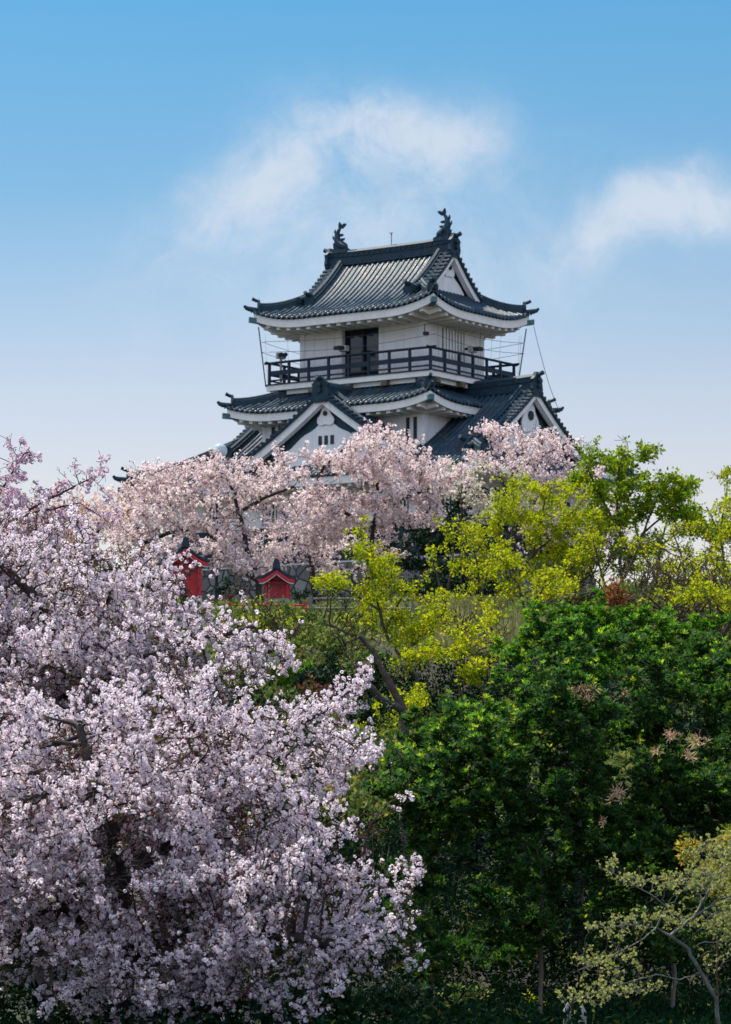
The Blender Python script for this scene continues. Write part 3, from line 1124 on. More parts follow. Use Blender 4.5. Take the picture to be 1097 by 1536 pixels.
def build_dormer():
    uc, hw = UC + .1, 4.4
    vf, vb = -3.35, 0.4
    zr, sl = -1.0, 0.56
    T = hw

    def prof(q):              # q distance from ridge
        return zr - (0.74 * q - 0.022 * q * q)
    Vs, Fs, base, UVs = [], [], 0, []
    rx = np.array([0, .20, .235, .30, .40, .5, .60, .70, .765, .80])
    rz = np.where(np.abs(rx - .5) < 0.28, 0.085 * np.sqrt(np.clip(1 - ((rx - .5) / .28) ** 2, 0, 1)), 0.0)
    n = round((vb - vf) / .3)
    cols = np.append((np.arange(n)[:, None] + rx[None]).ravel() / n * (vb - vf), vb - vf)
    cz = np.append(np.tile(rz, n), 0)
    tt = np.linspace(0, hw, 14)
    for sd in (-1, 1):
        V = np.zeros((len(cols), len(tt), 3))
        V[..., 0] = uc + sd * tt[None]
        V[..., 1] = vf + cols[:, None]
        V[..., 2] = prof(tt)[None] + cz[:, None] + Z0
        R = len(tt)
        i = np.arange((len(cols) - 1) * (R - 1))
        c, r = i // (R - 1), i % (R - 1)
        a = c * R + r + base
        q4 = np.stack([a, a + R, a + R + 1, a + 1], 1)
        Fs.append(q4 if sd < 0 else q4[:, ::-1])
        Vs.append(V.reshape(-1, 3))
        UVs.append(np.stack(np.broadcast_arrays(cols[:, None], tt[None]), -1).reshape(-1, 2))
        base += len(cols) * R
    dr = np_obj('dormer_roof', np.concatenate(Vs), np.concatenate(Fs), M['tile'], keep, uv=np.concatenate(UVs))
    vw = vf + .5
    b = MB()
    qs = np.linspace(-hw, hw, 25)
    poly = [cuv(uc + q, vw, prof(abs(q)) - .12) for q in qs]
    poly = [cuv(uc - hw, vw, prof(hw) - .6), cuv(uc + hw, vw, prof(hw) - .6)] + poly[::-1]
    b.prism(poly, (0, .12, 0))
    g = b.build('dormer_gable', M['recess'], dr)
    b = MB()
    k = .52
    hz = prof(0) - prof(hw)
    zb = prof(hw)
    pts = [cuv(uc + q * hw * k * 1.05, vw - .03, zb + .25 + hz * k * (1 - abs(q)) + .05 * math.cos(q * 11)) for q in np.linspace(-1, 1, 25)]
    poly = [cuv(uc - hw * k * 1.05, vw - .03, zb - .4), cuv(uc + hw * k * 1.05, vw - .03, zb - .4)] + pts[::-1]
    b.prism(poly, (0, -.06, 0))
    b.build('gable_panel', M['plaster'], g)
    b = MB()
    zc = zb + hz * .62
    pl = []
    for q in range(24):
        th = 2 * math.pi * q / 24
        r = .34 * (1.25 + .3 * math.cos(3 * th + math.pi / 2))
        pl.append(cuv(uc + r * math.cos(th), vw - .092, zc + r * math.sin(th)))
    b.prism(pl, (0, -.07, 0))
    b.build('gable_pendant', M['plaster'], g)
    b = MB()
    b.prism([cuv(uc + .12 * math.cos(q * .785), vw - .165, zc + .18 + .12 * math.sin(q * .785)) for q in range(8)], (0, -.05, 0))
    b.build('gable_boss', M['navy'], g)
    b = MB()
    for q in (-1, 0, 1):
        b.box(uc + q * .34 - .1, uc + q * .34 + .1, vw - .11, vw - .092, Z0 + zb + .5, Z0 + zb + .92)
    b.build('gable_vent', M['dark'], g)
    ts = np.linspace(0, hw, 16)
    for sd in (-1, 1):
        b = MB()
        path = [cuv(uc + sd * t, vf + .1, prof(t) - .06) for t in ts]
        b.sweep(path, [(-.07, -.02), (.07, -.02), (.07, -.42), (-.07, -.42)])
        path = [cuv(uc + sd * t, vf + .24, prof(t) - .12) for t in ts]
        b.sweep(path, [(-.06, -.02), (.06, -.02), (.06, -.40), (-.06, -.40)])
        a = [cuv(uc + sd * t, vf + .2, prof(t) - .13) for t in ts]
        c = [cuv(uc + sd * t, vw + .05, prof(t) - .13) for t in ts]
        m = len(a)
        b.add(a + c, [(i, i + 1, m + i + 1, m + i) for i in range(m - 1)])
        b.build('barge_board', M['plaster'], g)
        b = MB()
        for t in np.arange(.15, hw, .26):
            b.tube([cuv(uc + sd * t, vf - .1, prof(t) + .06), cuv(uc + sd * t, vf + .55, prof(t) + .1)], .095, 8)
        b.sweep([cuv(uc + sd * t, vf - .02, prof(t)) for t in ts], [(-.06, .05), (.06, .05), (.06, -.09), (-.06, -.09)])
        b.build('verge_tiles', M['ridge'], dr)
        b = MB()
        for off, w_, hh in ((.95, .17, .34), (.45, .1, .2)):
            path = [cuv(uc + sd * t, vf + off, prof(t) + .04) for t in np.linspace(.1, hw * .8, 10)]
            b.sweep(path, [(-w_, -.1), (-w_, hh * .6), (0, hh), (w_, hh * .6), (w_, -.1)])
        b.build('descending_ridge', M['ridge'], dr)
    b = MB()
    W = .2
    ht = .5
    path = [cuv(uc, v, zr) for v in np.linspace(vf + .05, vb, 6)]
    b.sweep(path, [(-W * 1.3, -.15), (-W * 1.3, .08), (-W, .1), (-W, .36), (-W * .6, ht), (0, ht + .08), (W * .6, ht), (W, .36), (W, .1), (W * 1.3, .08), (W * 1.3, -.15)])
    b.build('main_ridge', M['ridge'], dr)
    b = MB()
    p = cuv(uc, vf + .05, zr + .08)
    pl = [p + Vector((x, 0, z)) for x, z in ((-.34, -.5), (-.48, -.12), (-.4, .18), (-.46, .34), (-.24, .52), (-.12, .64), (.12, .64), (.24, .52), (.46, .34), (.4, .18), (.48, -.12), (.34, -.5))]
    b.prism(pl, (0, -.16, 0))
    b.tube([p + Vector((0, 0, .55)), p + Vector((0, -.25, .57)), p + Vector((0, -.42, .64))], [.1, .1, .11], 8)
    for z in (.05, .3):
        b.tube([p + Vector((0, -.1, z)), p + Vector((0, -.3, z))], .14, 8)
    b.build('ogre_tile', M['ridge'], dr)


def shachi(parent, base, sg):
    """tiger-fish roof ornament: head down on the ridge facing sg (towards the middle), tail up"""
    b = MB()
    S = 1.12
    #           x (towards middle), z, half height, half width
    spine = [(.30, .10, .06, .07), (.22, .17, .15, .13), (.06, .22, .20, .16), (-.12, .34, .20, .15), (-.22, .54, .16, .12), (-.22, .74, .115, .09),
             (-.13, .92, .08, .06), (-.02, 1.05, .055, .035)]
    n, k = len(spine), 10
    vs_, fs = [], []
    for i, (x, z, rh, rw) in enumerate(spine):
        x0, z0, x1, z1 = *spine[max(i - 1, 0)][:2], *spine[min(i + 1, n - 1)][:2]
        t = Vector((x1 - x0, 0, z1 - z0)).normalized()
        nrm = Vector((-t.z, 0, t.x))
        for q in range(k):
            th = 2 * math.pi * q / k
            p = Vector((x, 0, z)) + nrm * rh * math.cos(th) + Vector((0, 1, 0)) * rw * math.sin(th)
            vs_.append(base + Vector((p.x * sg, p.y, p.z)) * S)
    for i in range(n - 1):
        for q in range(k):
            r = (q + 1) % k
            fs.append((i * k + q, i * k + r, (i + 1) * k + r, (i + 1) * k + q))
    fs += [tuple(range(k)), tuple((n - 1) * k + q for q in range(k))]
    b.add(vs_, fs)

    def plate(pts, th=.05):
        b.prism([base + Vector((x * sg, -th / 2, z)) * S for x, z in pts], (0, th * S, 0))
    # tail lobes
    plate([(-.10, .93), (-.14, 1.12), (-.10, 1.28), (-.02, 1.20), (.03, 1.12), (.0, .98)], .07)
    plate([(-.04, 1.0), (.03, 1.12), (.14, 1.19), (.27, 1.17), (.20, 1.07), (.07, .97)], .07)
    # dorsal spines (outer side) and belly fins
    plate([(-.30, .40), (-.45, .60), (-.44, .72), (-.37, .60), (-.30, .62)], .05)
    plate([(-.28, .62), (-.37, .86), (-.33, .98), (-.26, .84), (-.20, .84)], .05)
    plate([(-.10, .62), (.10, .66), (.13, .73), (.0, .76), (-.12, .76)], .05)
    plate([(-.04, .42), (.14, .46), (.2, .55), (.04, .56), (-.08, .54)], .05)
    plate([(-.32, .05), (-.36, .35), (-.22, .42), (-.05, .12), (-.05, .0), (-.3, -.02)], .24)
    # side fins, jaw, pedestal
    for sd in (-1, 1):
        pts = [Vector((-.05, sd * .13, .26)), Vector((-.2, sd * .30, .46)), Vector((-.12, sd * .30, .30)), Vector((.05, sd * .14, .16))]
        b.prism([base + Vector((p.x * sg, p.y, p.z)) for p in pts], (0, 0, .05))
    plate([(.14, .02), (.36, .0), (.40, .08), (.30, .12), (.14, .12)], .16)
    q0 = base + Vector((-.42 * sg, 0, 0))
    b.sweep([base + Vector((-.42 * sg, 0, -.12)), base + Vector((.42 * sg, 0, -.12))], [(-.24, 0), (.24, 0), (.22, .18), (-.22, .18)])
    b.build('fish_ornament', M['ridge'], parent, smooth=False)


build_keep()


def telescope(u, v, ang, label, grp):
    o = empty('coin_telescope', keep.matrix_basis @ cuv(u, v, .012), -TH + ang)
    o.scale = (1.15, 1.15, 1.17)
    tag(o, label, 'telescope', grp)
    b = MB()
    b.lathe([(0, 0), (.16, 0), (.15, .05), (.06, .09), (.05, .9), (.09, .98), (0, .98)], k=12)
    b.build('stand', M['steel'], o)
    b = MB()
    b.box(-.2, .2, -.13, .13, 1.10, 1.32, .04)
    b.tube([(0, 0, .95), (0, 0, 1.12)], .06, 8)
    b.build('housing', M['steel'], o)
    for sd in (-1, 1):
        b = MB()
        b.tube([(sd * .10, .28, 1.25), (sd * .10, -.1, 1.23), (sd * .10, -.42, 1.21)], [.05, .07, .085], 10)
        b.build('barrel', M['navy'], o)


bpy.context.view_layer.update()
telescope(-7.85, -.5, .9, 'grey coin telescope on the balcony at its far left corner, against the sky', 'coin telescopes on the balcony')
telescope(-4.1, -.62, -.2, 'grey coin telescope on the balcony in front of the dark doorway', 'coin telescopes on the balcony')
telescope(.62, 3.05, 1.6, 'grey coin telescope on the balcony beside the barred window', 'coin telescopes on the balcony')
#@@TREES@@
# ------------------------------------------------------------------ growing trees
class Rng(np.random.RandomState):
    pass


def unit(v):
    return v / np.maximum(np.linalg.norm(v, axis=-1, keepdims=True), 1e-9)


def rand_dirs(rng, n):
    return unit(rng.normal(size=(n, 3)))


def frames(nrm, rng):
    """random-spin orthonormal frames whose third axis is nrm"""
    n = len(nrm)
    r = rand_dirs(rng, n)
    a = unit(np.cross(nrm, r))
    b = np.cross(nrm, a)
    return np.stack([a, b, nrm], axis=-1)


def lump(P, seed, scale):
    """smooth clumping field in about -1..1"""
    rng = Rng(seed)
    out = np.zeros(len(P))
    for k in range(7):
        d = rand_dirs(rng, 1)[0] * scale * rng.uniform(.6, 1.6)
        out += np.sin(P @ d + rng.uniform(0, 6.28))
    return out / 3.2


def scatter(tv, tf, pos, R, sc):
    """copies of a template: tv (k,3), tf (m,c); pos (N,3), R (N,3,3), sc (N,)"""
    V = np.einsum('nij,kj->nki', R, tv) * np.asarray(sc)[:, None, None] + pos[:, None, :]
    N, k = len(pos), len(tv)
    Fc = tf[None] + (np.arange(N) * k)[:, None, None]
    return V.reshape(-1, 3), Fc.reshape(-1, tf.shape[1])


def blob_points(blobs, dens, rng, shell=2.4, lobes=None):
    """blobs: (px, py, Y, rx_px, ry_px, depth_m[, weight]) -> attractor points in the world.
    lobes = (radius, flatness, cover): the points gather in small lobes with gaps between them"""
    out = []
    for b in blobs:
        px, py, Y, rx, ry, dz = b[:6]
        wgt = b[6] if len(b) > 6 else 1.0
        c = np.array(at(px, py, Y))
        s = Y / F
        r = np.array([rx * s, dz, ry * s])
        vol = r[0] * r[1] * r[2] * 4.19
        if lobes is not None and lobes[0] == 'spray':
            # long sprays that run outward from the fork and lift towards their tips
            _, org, L, wid, cover = lobes
            nl = max(3, int(cover * vol))
            ctr = c + rand_dirs(rng, nl) * (rng.uniform(0, 1, nl) ** (1 / shell))[:, None] * r
            d = unit(ctr - np.array(org))
            d = unit(d * np.array([1, .6, .5]) + rng.normal(0, .24, (nl, 3)) + np.array([0, 0, .07]))
            ln_ = L * rng.uniform(.55, 1.3, nl)
            m = np.maximum(4, (dens * ln_).astype(int))
            k = np.repeat(np.arange(nl), m)
            t_ = rng.uniform(-1.1, .15, len(k))
            q = ctr[k] + d[k] * (t_ * ln_[k])[:, None] + rng.normal(0, 1, (len(k), 3)) * wid * (.75 - t_)[:, None]
            q[:, 2] += .12 * ln_[k] * ((t_ + 1.1) ** 2 - 1.2)
            out.append(q)
            continue
        if lobes is None:
            n = max(6, int(dens * wgt * vol))
            out.append(c + rand_dirs(rng, n) * (rng.uniform(0, 1, n) ** (1 / shell))[:, None] * r)
            continue
        lr, flat, cover = lobes
        lr_ = min(lr, max(.12, r.min() * .9))
        nl = max(2, int(cover * vol / (4.19 * lr_ ** 3 * flat)))
        ctr = c + rand_dirs(rng, nl) * (rng.uniform(0, 1, nl) ** (1 / shell))[:, None] * np.maximum(r - lr_ * .5, r * .5)
        R = lr_ * rng.uniform(.6, 1.35, nl)
        m = np.maximum(2, (dens * wgt * 4.19 * R ** 3 * flat).astype(int))
        k = np.repeat(np.arange(nl), m)
        q = rand_dirs(rng, len(k)) * (rng.uniform(0, 1, len(k)) ** (1 / 2.6))[:, None]
        tilt = rng.normal(0, .25, (nl, 2))[k]
        q = q * R[k][:, None]
        q[:, 2] = q[:, 2] * flat + (q[:, :2] * tilt).sum(1)
        out.append(ctr[k] + q)
    return np.concatenate(out)


def colonize(A, roots, step, kill, rng, bias=(0, 0, 0.08), iters=220, jit=0.18):
    """space colonisation. roots: list of polylines, each [(x,y,z)...]; a later polyline starts on an existing node"""
    P, par = [], []
    for path in roots:
        prev = None
        for i, p in enumerate(path):
            p = np.array(p, float)
            if i == 0 and P:
                d = np.linalg.norm(np.array(P) - p, axis=1)
                prev = int(d.argmin())
                continue
            if prev is None:
                P.append(p)
                par.append(-1)
                prev = 0
                continue
            a = P[prev]
            n = max(1, int(np.linalg.norm(p - a) / step))
            for k in range(1, n + 1):
                P.append(a + (p - a) * k / n + rng.normal(0, step * .06, 3))
                par.append(prev)
                prev = len(P) - 1
    n_root = len(P)
    cap = len(P) + 60000
    PA = np.zeros((cap, 3))
    n = len(P)
    PA[:n] = P
    par = par + [0] * (cap - n)
    A = A.copy()
    d0 = np.full(len(A), 1e9)
    i0 = np.zeros(len(A), int)

    def upd(lo, hi):
        for c in range(lo, hi, 256):
            e = min(c + 256, hi)
            D = ((A[:, None] - PA[None, c:e]) ** 2).sum(-1)
            j = D.argmin(1)
            m = D[np.arange(len(A)), j]
            b = m < d0
            d0[b] = m[b]
            i0[b] = c + j[b]
    upd(0, n)
    cnt = np.zeros(cap, int)
    bias = np.array(bias)
    for it in range(iters):
        alive = d0 > kill * kill
        if not alive.any():
            break
        A, d0, i0 = A[alive], d0[alive], i0[alive]
        acc = np.zeros((n, 3))
        np.add.at(acc, i0, unit(A - PA[i0]))
        act = np.unique(i0)
        act = act[cnt[act] < 4]
        if len(act) == 0:
            break
        d = unit(acc[act]) + bias + rng.normal(0, jit, (len(act), 3))
        new = PA[act] + unit(d) * step
        m = len(new)
        if n + m > cap:
            break
        PA[n:n + m] = new
        par[n:n + m] = list(act)
        cnt[act] += 1
        upd(n, n + m)
        n += m
    return PA[:n].copy(), np.array(par[:n]), n_root


def side_twigs(P, par, rad_sel, rng, k, lo, hi, up=0.25, segs=2):
    """k short extra twigs from randomly chosen thin nodes"""
    idx = np.where(rad_sel)[0]
    idx = idx[par[idx] >= 0]
    if len(idx) == 0:
        return P, par
    s = rng.choice(idx, k)
    d = unit(P[s] - P[par[s]])
    q = rand_dirs(rng, k)
    q = unit(q - d * (q * d).sum(1)[:, None])
    dr = unit(d * rng.uniform(.3, .9, (k, 1)) + q + np.array([0, 0, up]))
    L = rng.uniform(lo, hi, (k, 1))
    newP, newp = [P], [par]
    prev, base = s, P[s]
    n = len(P)
    for j in range(segs):
        base = base + dr * L / segs
        dr = unit(dr + rng.normal(0, .12, dr.shape) + np.array([0, 0, up * .3]))
        newP.append(base)
        newp.append(prev)
        prev = n + np.arange(k)
        n += k
    return np.concatenate(newP), np.concatenate(newp)


def radii(P, par, tip, ex, mx):
    n = len(P)
    acc = np.zeros(n)
    r = np.zeros(n)
    pl = par.tolist()
    order = np.arange(n)[::-1]
    accl = acc.tolist()
    te = tip ** ex
    for i in order:
        v = accl[i] if accl[i] > 0 else te
        accl[i] = v
        p = pl[i]
        if p >= 0:
            accl[p] += v
    r = np.array(accl) ** (1 / ex)
    return np.minimum(r, mx * (0.8 + 0.2 * np.minimum(r / mx, 2)))


def tubes(P, par, r, kbig=7, ksmall=4, thr=0.02, minr=0.0):
    e = np.where(par >= 0)[0]
    e = e[r[e] >= minr]
    Vs, Fs, base = [], [], 0
    for sel, k in ((e[r[e] >= thr], kbig), (e[r[e] < thr], ksmall)):
        if len(sel) == 0:
            continue
        a, b = P[par[sel]], P[sel]
        d = unit(b - a)
        # tangent at the parent, so that consecutive pieces share their rings
        pp = par[par[sel]]
        dp = np.where((pp >= 0)[:, None], unit(P[par[sel]] - P[np.maximum(pp, 0)]), d)
        same = ((dp * d).sum(1) > .55)[:, None]
        ta = np.where(same, unit(dp + d), d)
        ref = np.array([0.35, 0.87, 0.33])
        rings = []
        ra = np.minimum(r[par[sel]], r[sel] * 1.3)
        for c, t, rr in ((a, ta, ra), (b + d * r[sel][:, None] * .3, d, r[sel])):
            u = unit(np.cross(t, ref))
            v = np.cross(t, u)
            th = np.arange(k) * 2 * np.pi / k
            rings.append(c[:, None] + rr[:, None, None] * (u[:, None] * np.cos(th)[None, :, None] + v[:, None] * np.sin(th)[None, :, None]))
        V = np.concatenate(rings, 1)
        N = len(sel)
        q = np.arange(k)
        f = np.stack([q, q + k, (q + 1) % k + k, (q + 1) % k], 1)
        Fc = f[None] + (np.arange(N) * 2 * k)[:, None, None] + base
        Vs.append(V.reshape(-1, 3))
        Fs.append(Fc.reshape(-1, 4))
        base += N * 2 * k
    return np.concatenate(Vs), np.concatenate(Fs)


# ---- leaf and flower templates
def tmpl_cluster(seed, nf, R, fr, petals=5):
    rng = Rng(seed)
    V, Fc = [], []
    dirs = rand_dirs(rng, nf)
    fr_ = frames(dirs, rng)
    for i in range(nf):
        c = dirs[i] * R * rng.uniform(.65, 1.1)
        k = petals
        th = np.arange(k) * 2 * np.pi / k
        rim = np.stack([np.cos(th), np.sin(th), np.full(k, .42)], 1) * fr * rng.uniform(.85, 1.15)
        v = np.concatenate([[[0, 0, 0]], rim]) @ fr_[i].T + c
        o = len(V) * (k + 1)
        V.append(v)
        Fc += [(o, o + 1 + q, o + 1 + (q + 1) % k) for q in range(k)]
    return np.concatenate(V), np.array(Fc)


def tmpl_cards(seed, n, R, s, flat=0.0, asp=0.7, upn=0.0):
    """n folded leaves (2 quads joined along a midrib) round a point"""
    rng = Rng(seed)
    V, Fc = [], []
    for i in range(n):
        d = rand_dirs(rng, 1)[0]
        d[2] = d[2] * (1 - flat) + upn
        d = d / np.linalg.norm(d)
        nrm = unit(np.cross(d, rand_dirs(rng, 1)[0]) + np.array([0, 0, .9 * flat]))
        side = unit(np.cross(nrm, d))
        nrm = np.cross(d, side)
        L = s * rng.uniform(.7, 1.25)
        w_ = L * asp * .5
        b = d * R * rng.uniform(.1, .9)
        o = len(V) * 6
        V.append(np.array([b, b + d * L * .45 + side * w_ + nrm * w_ * .35, b + d * L, b + d * L * .45 - side * w_ + nrm * w_ * .35, b + d * L * .2, b + d * L * .8]))
        Fc += [(o, o + 1, o + 2), (o, o + 2, o + 3)]
    return np.concatenate(V), np.array(Fc)


def tmpl_rosette(seed, n, L, asp=0.27, tilt=0.35):
    """whorl of narrow leaves opening round +Z"""
    rng = Rng(seed)
    V, Fc = [], []
    for i in range(n):
        th = i * 2.399 + rng.uniform(-.2, .2)
        el = tilt + (i / n) * .75 + rng.uniform(-.15, .15)
        d = np.array([math.cos(th) * math.cos(el), math.sin(th) * math.cos(el), math.sin(el)])
        side = np.array([-math.sin(th), math.cos(th), 0])
        nrm = np.cross(d, side)
        l = L * rng.uniform(.75, 1.15)
        w_ = l * asp * .5
        o = len(V) * 6
        dr = np.array([0, 0, -l * .12])
        V.append(np.array([d * l * .06, d * l * .55 + side * w_ - nrm * w_ * .3, d * l + dr, d * l * .55 - side * w_ - nrm * w_ * .3, d * l * .55, d * l * .3]))
        Fc += [(o, o + 1, o + 4), (o + 4, o + 1, o + 2), (o, o + 4, o + 3), (o + 4, o + 2, o + 3)]
    return np.concatenate(V), np.array(Fc)


def put(templates, pos, nrm, sc, rng):
    """scatter a random mix of templates; returns V, F"""
    which = rng.randint(0, len(templates), len(pos))
    Vs, Fs, base = [], [], 0
    Rm = frames(nrm, rng)
    for k, (tv, tf) in enumerate(templates):
        m = which == k
        if not m.any():
            continue
        v, f = scatter(tv, tf, pos[m], Rm[m], sc[m])
        Vs.append(v)
        Fs.append(f + base)
        base += len(v)
    return np.concatenate(Vs), np.concatenate(Fs)


PINK_NEAR = [(0.0, (0.68, 0.50, 0.60)), (0.25, (0.81, 0.71, 0.79)), (0.7, (0.88, 0.82, 0.87)), (1.0, (0.93, 0.91, 0.94))]
PINK_FAR = [(0.0, (0.78, 0.58, 0.60)), (0.35, (0.85, 0.71, 0.72)), (0.75, (0.90, 0.82, 0.81)), (1.0, (0.92, 0.88, 0.86))]
M['petal'] = leaf_mat('cherry_petals_pale_pink', PINK_NEAR, 0.52, None, 0.7, 0.15)
M['petal_dusk'] = leaf_mat('cherry_petals_mauve', [(0.0, (0.62, 0.42, 0.55)), (0.5, (0.72, 0.56, 0.67)), (1.0, (0.82, 0.72, 0.79))], 0.42, None, 0.7, 0.15)
M['petal_far'] = leaf_mat('cherry_petals_peach_pink', PINK_FAR, 0.5, None, 0.7, 0.15)
M['petal_peach'] = leaf_mat('cherry_petals_peach', [(0.0, (0.74, 0.50, 0.46)), (0.5, (0.85, 0.68, 0.62)), (1.0, (0.91, 0.82, 0.76))], 0.5, None, 0.7, 0.15)
M['petal_white'] = leaf_mat('cream_blossom', [(0.0, (0.62, 0.60, 0.42)), (0.5, (0.78, 0.74, 0.62)), (1.0, (0.86, 0.82, 0.74))], 0.45, None, 0.7, 0.15)
M['bronze'] = leaf_mat('bronze_young_leaves', [(0.0, (0.10, 0.022, 0.022)), (0.5, (0.17, 0.05, 0.035)), (0.75, (0.12, 0.09, 0.015)), (1.0, (0.11, 0.17, 0.02))], 0.4)
M['maple'] = leaf_mat('young_yellow_green_leaves', [(0.0, (0.19, 0.30, 0.004)), (0.5, (0.36, 0.44, 0.008)), (0.85, (0.50, 0.52, 0.012)), (1.0, (0.55, 0.45, 0.012))], 0.6, (1.0, 0.97, 0.7))
M['fresh'] = leaf_mat('fresh_green_leaves', [(0.0, (0.09, 0.19, 0.008)), (0.5, (0.18, 0.30, 0.010)), (1.0, (0.36, 0.42, 0.012))], 0.56, (1.0, 0.95, 0.6))
M['ever'] = leaf_mat('evergreen_leaves', [(0.0, (0.010, 0.050, 0.024)), (0.5, (0.028, 0.098, 0.030)), (0.9, (0.075, 0.165, 0.026)), (1.0, (0.18, 0.23, 0.02))], 0.52, (1.0, 1.0, 0.3), 0.6, 0.12)
M['evermid'] = leaf_mat('bright_evergreen_leaves', [(0.0, (0.02, 0.10, 0.014)), (0.5, (0.06, 0.19, 0.018)), (1.0, (0.18, 0.31, 0.02))], 0.5, (1.0, 1.0, 0.35), 0.55, 0.15)
M['evertip'] = leaf_mat('evergreen_new_growth_sun_painted', [(0.0, (0.06, 0.24, 0.03)), (0.6, (0.16, 0.36, 0.025)), (1.0, (0.50, 0.50, 0.03))], 0.52, (1.0, 1.0, 0.5))  # real yellow-green tips, brightened so the crown tops look sunlit
M['rust'] = leaf_mat('rust_brown_dead_leaves', [(0.0, (0.16, 0.05, 0.02)), (1.0, (0.34, 0.13, 0.05))], 0.35)
M['tan'] = leaf_mat('withered_tan_leaves', [(0.0, (0.42, 0.24, 0.13)), (1.0, (0.66, 0.46, 0.30))], 0.3)
M['olive'] = leaf_mat('olive_shrub_leaves', [(0.0, (0.04, 0.085, 0.02)), (0.5, (0.10, 0.155, 0.032)), (0.9, (0.24, 0.29, 0.07)), (1.0, (0.42, 0.28, 0.05))], 0.45)
M['shadeleaf'] = leaf_mat('undergrowth_painted_shade', [(0.0, (0.003, 0.012, 0.008)), (0.97, (0.008, 0.026, 0.010)), (1.0, (0.10, 0.12, 0.02))], 0.2, None, 0.95, 0.0)  # leaf colour darkened to near black for the shade under the trees
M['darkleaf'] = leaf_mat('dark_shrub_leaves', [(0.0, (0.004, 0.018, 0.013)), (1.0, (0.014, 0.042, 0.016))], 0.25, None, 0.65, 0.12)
M['gold'] = leaf_mat('golden_new_leaves', [(0.0, (0.10, 0.17, 0.02)), (0.45, (0.26, 0.28, 0.025)), (0.75, (0.48, 0.34, 0.03)), (1.0, (0.60, 0.36, 0.05))], 0.5)
M['bud'] = leaf_mat('pale_yellow_buds', [(0.0, (0.24, 0.30, 0.06)), (1.0, (0.50, 0.48, 0.16))], 0.35)
M['fencewire'] = M['wire']

T_NEAR = [tmpl_cluster(10 + i, 10, .034, .0205) for i in range(6)]
T_MIDB = [tmpl_cluster(30 + i, 6, .05, .036, 4) for i in range(5)]
T_YL = [tmpl_cards(50 + i, 3, .02, .045, 0, .45) for i in range(4)]
T_YLF = [tmpl_cards(55 + i, 3, .03, .07, 0, .5) for i in range(4)]
T_MAPLE = [tmpl_cards(60 + i, 8, .11, .078, .5, .75) for i in range(5)]
T_FRESH = [tmpl_cards(66 + i, 7, .10, .12, .45, .62) for i in range(5)]
T_ROS = [tmpl_rosette(70 + i, 12, .10, .36) for i in range(5)]
T_ROST = [tmpl_rosette(80 + i, 8, .10, .34, .5) for i in range(4)]
T_WITHER = [tmpl_rosette(86 + i, 7, .13, .13, .2) for i in range(4)]
T_SHRUB = [tmpl_cards(90 + i, 6, .06, .075, .1, .5, .3) for i in range(5)]
T_BUD = [tmpl_cards(100 + i, 4, .006, .026, 0, .8, .6) for i in range(4)]
T_GRASS = [tmpl_cards(110 + i, 7, .03, .30, 0, .08, 1.2) for i in range(4)]


def W(px, py, Y):
    return tuple(at(px, py, Y))


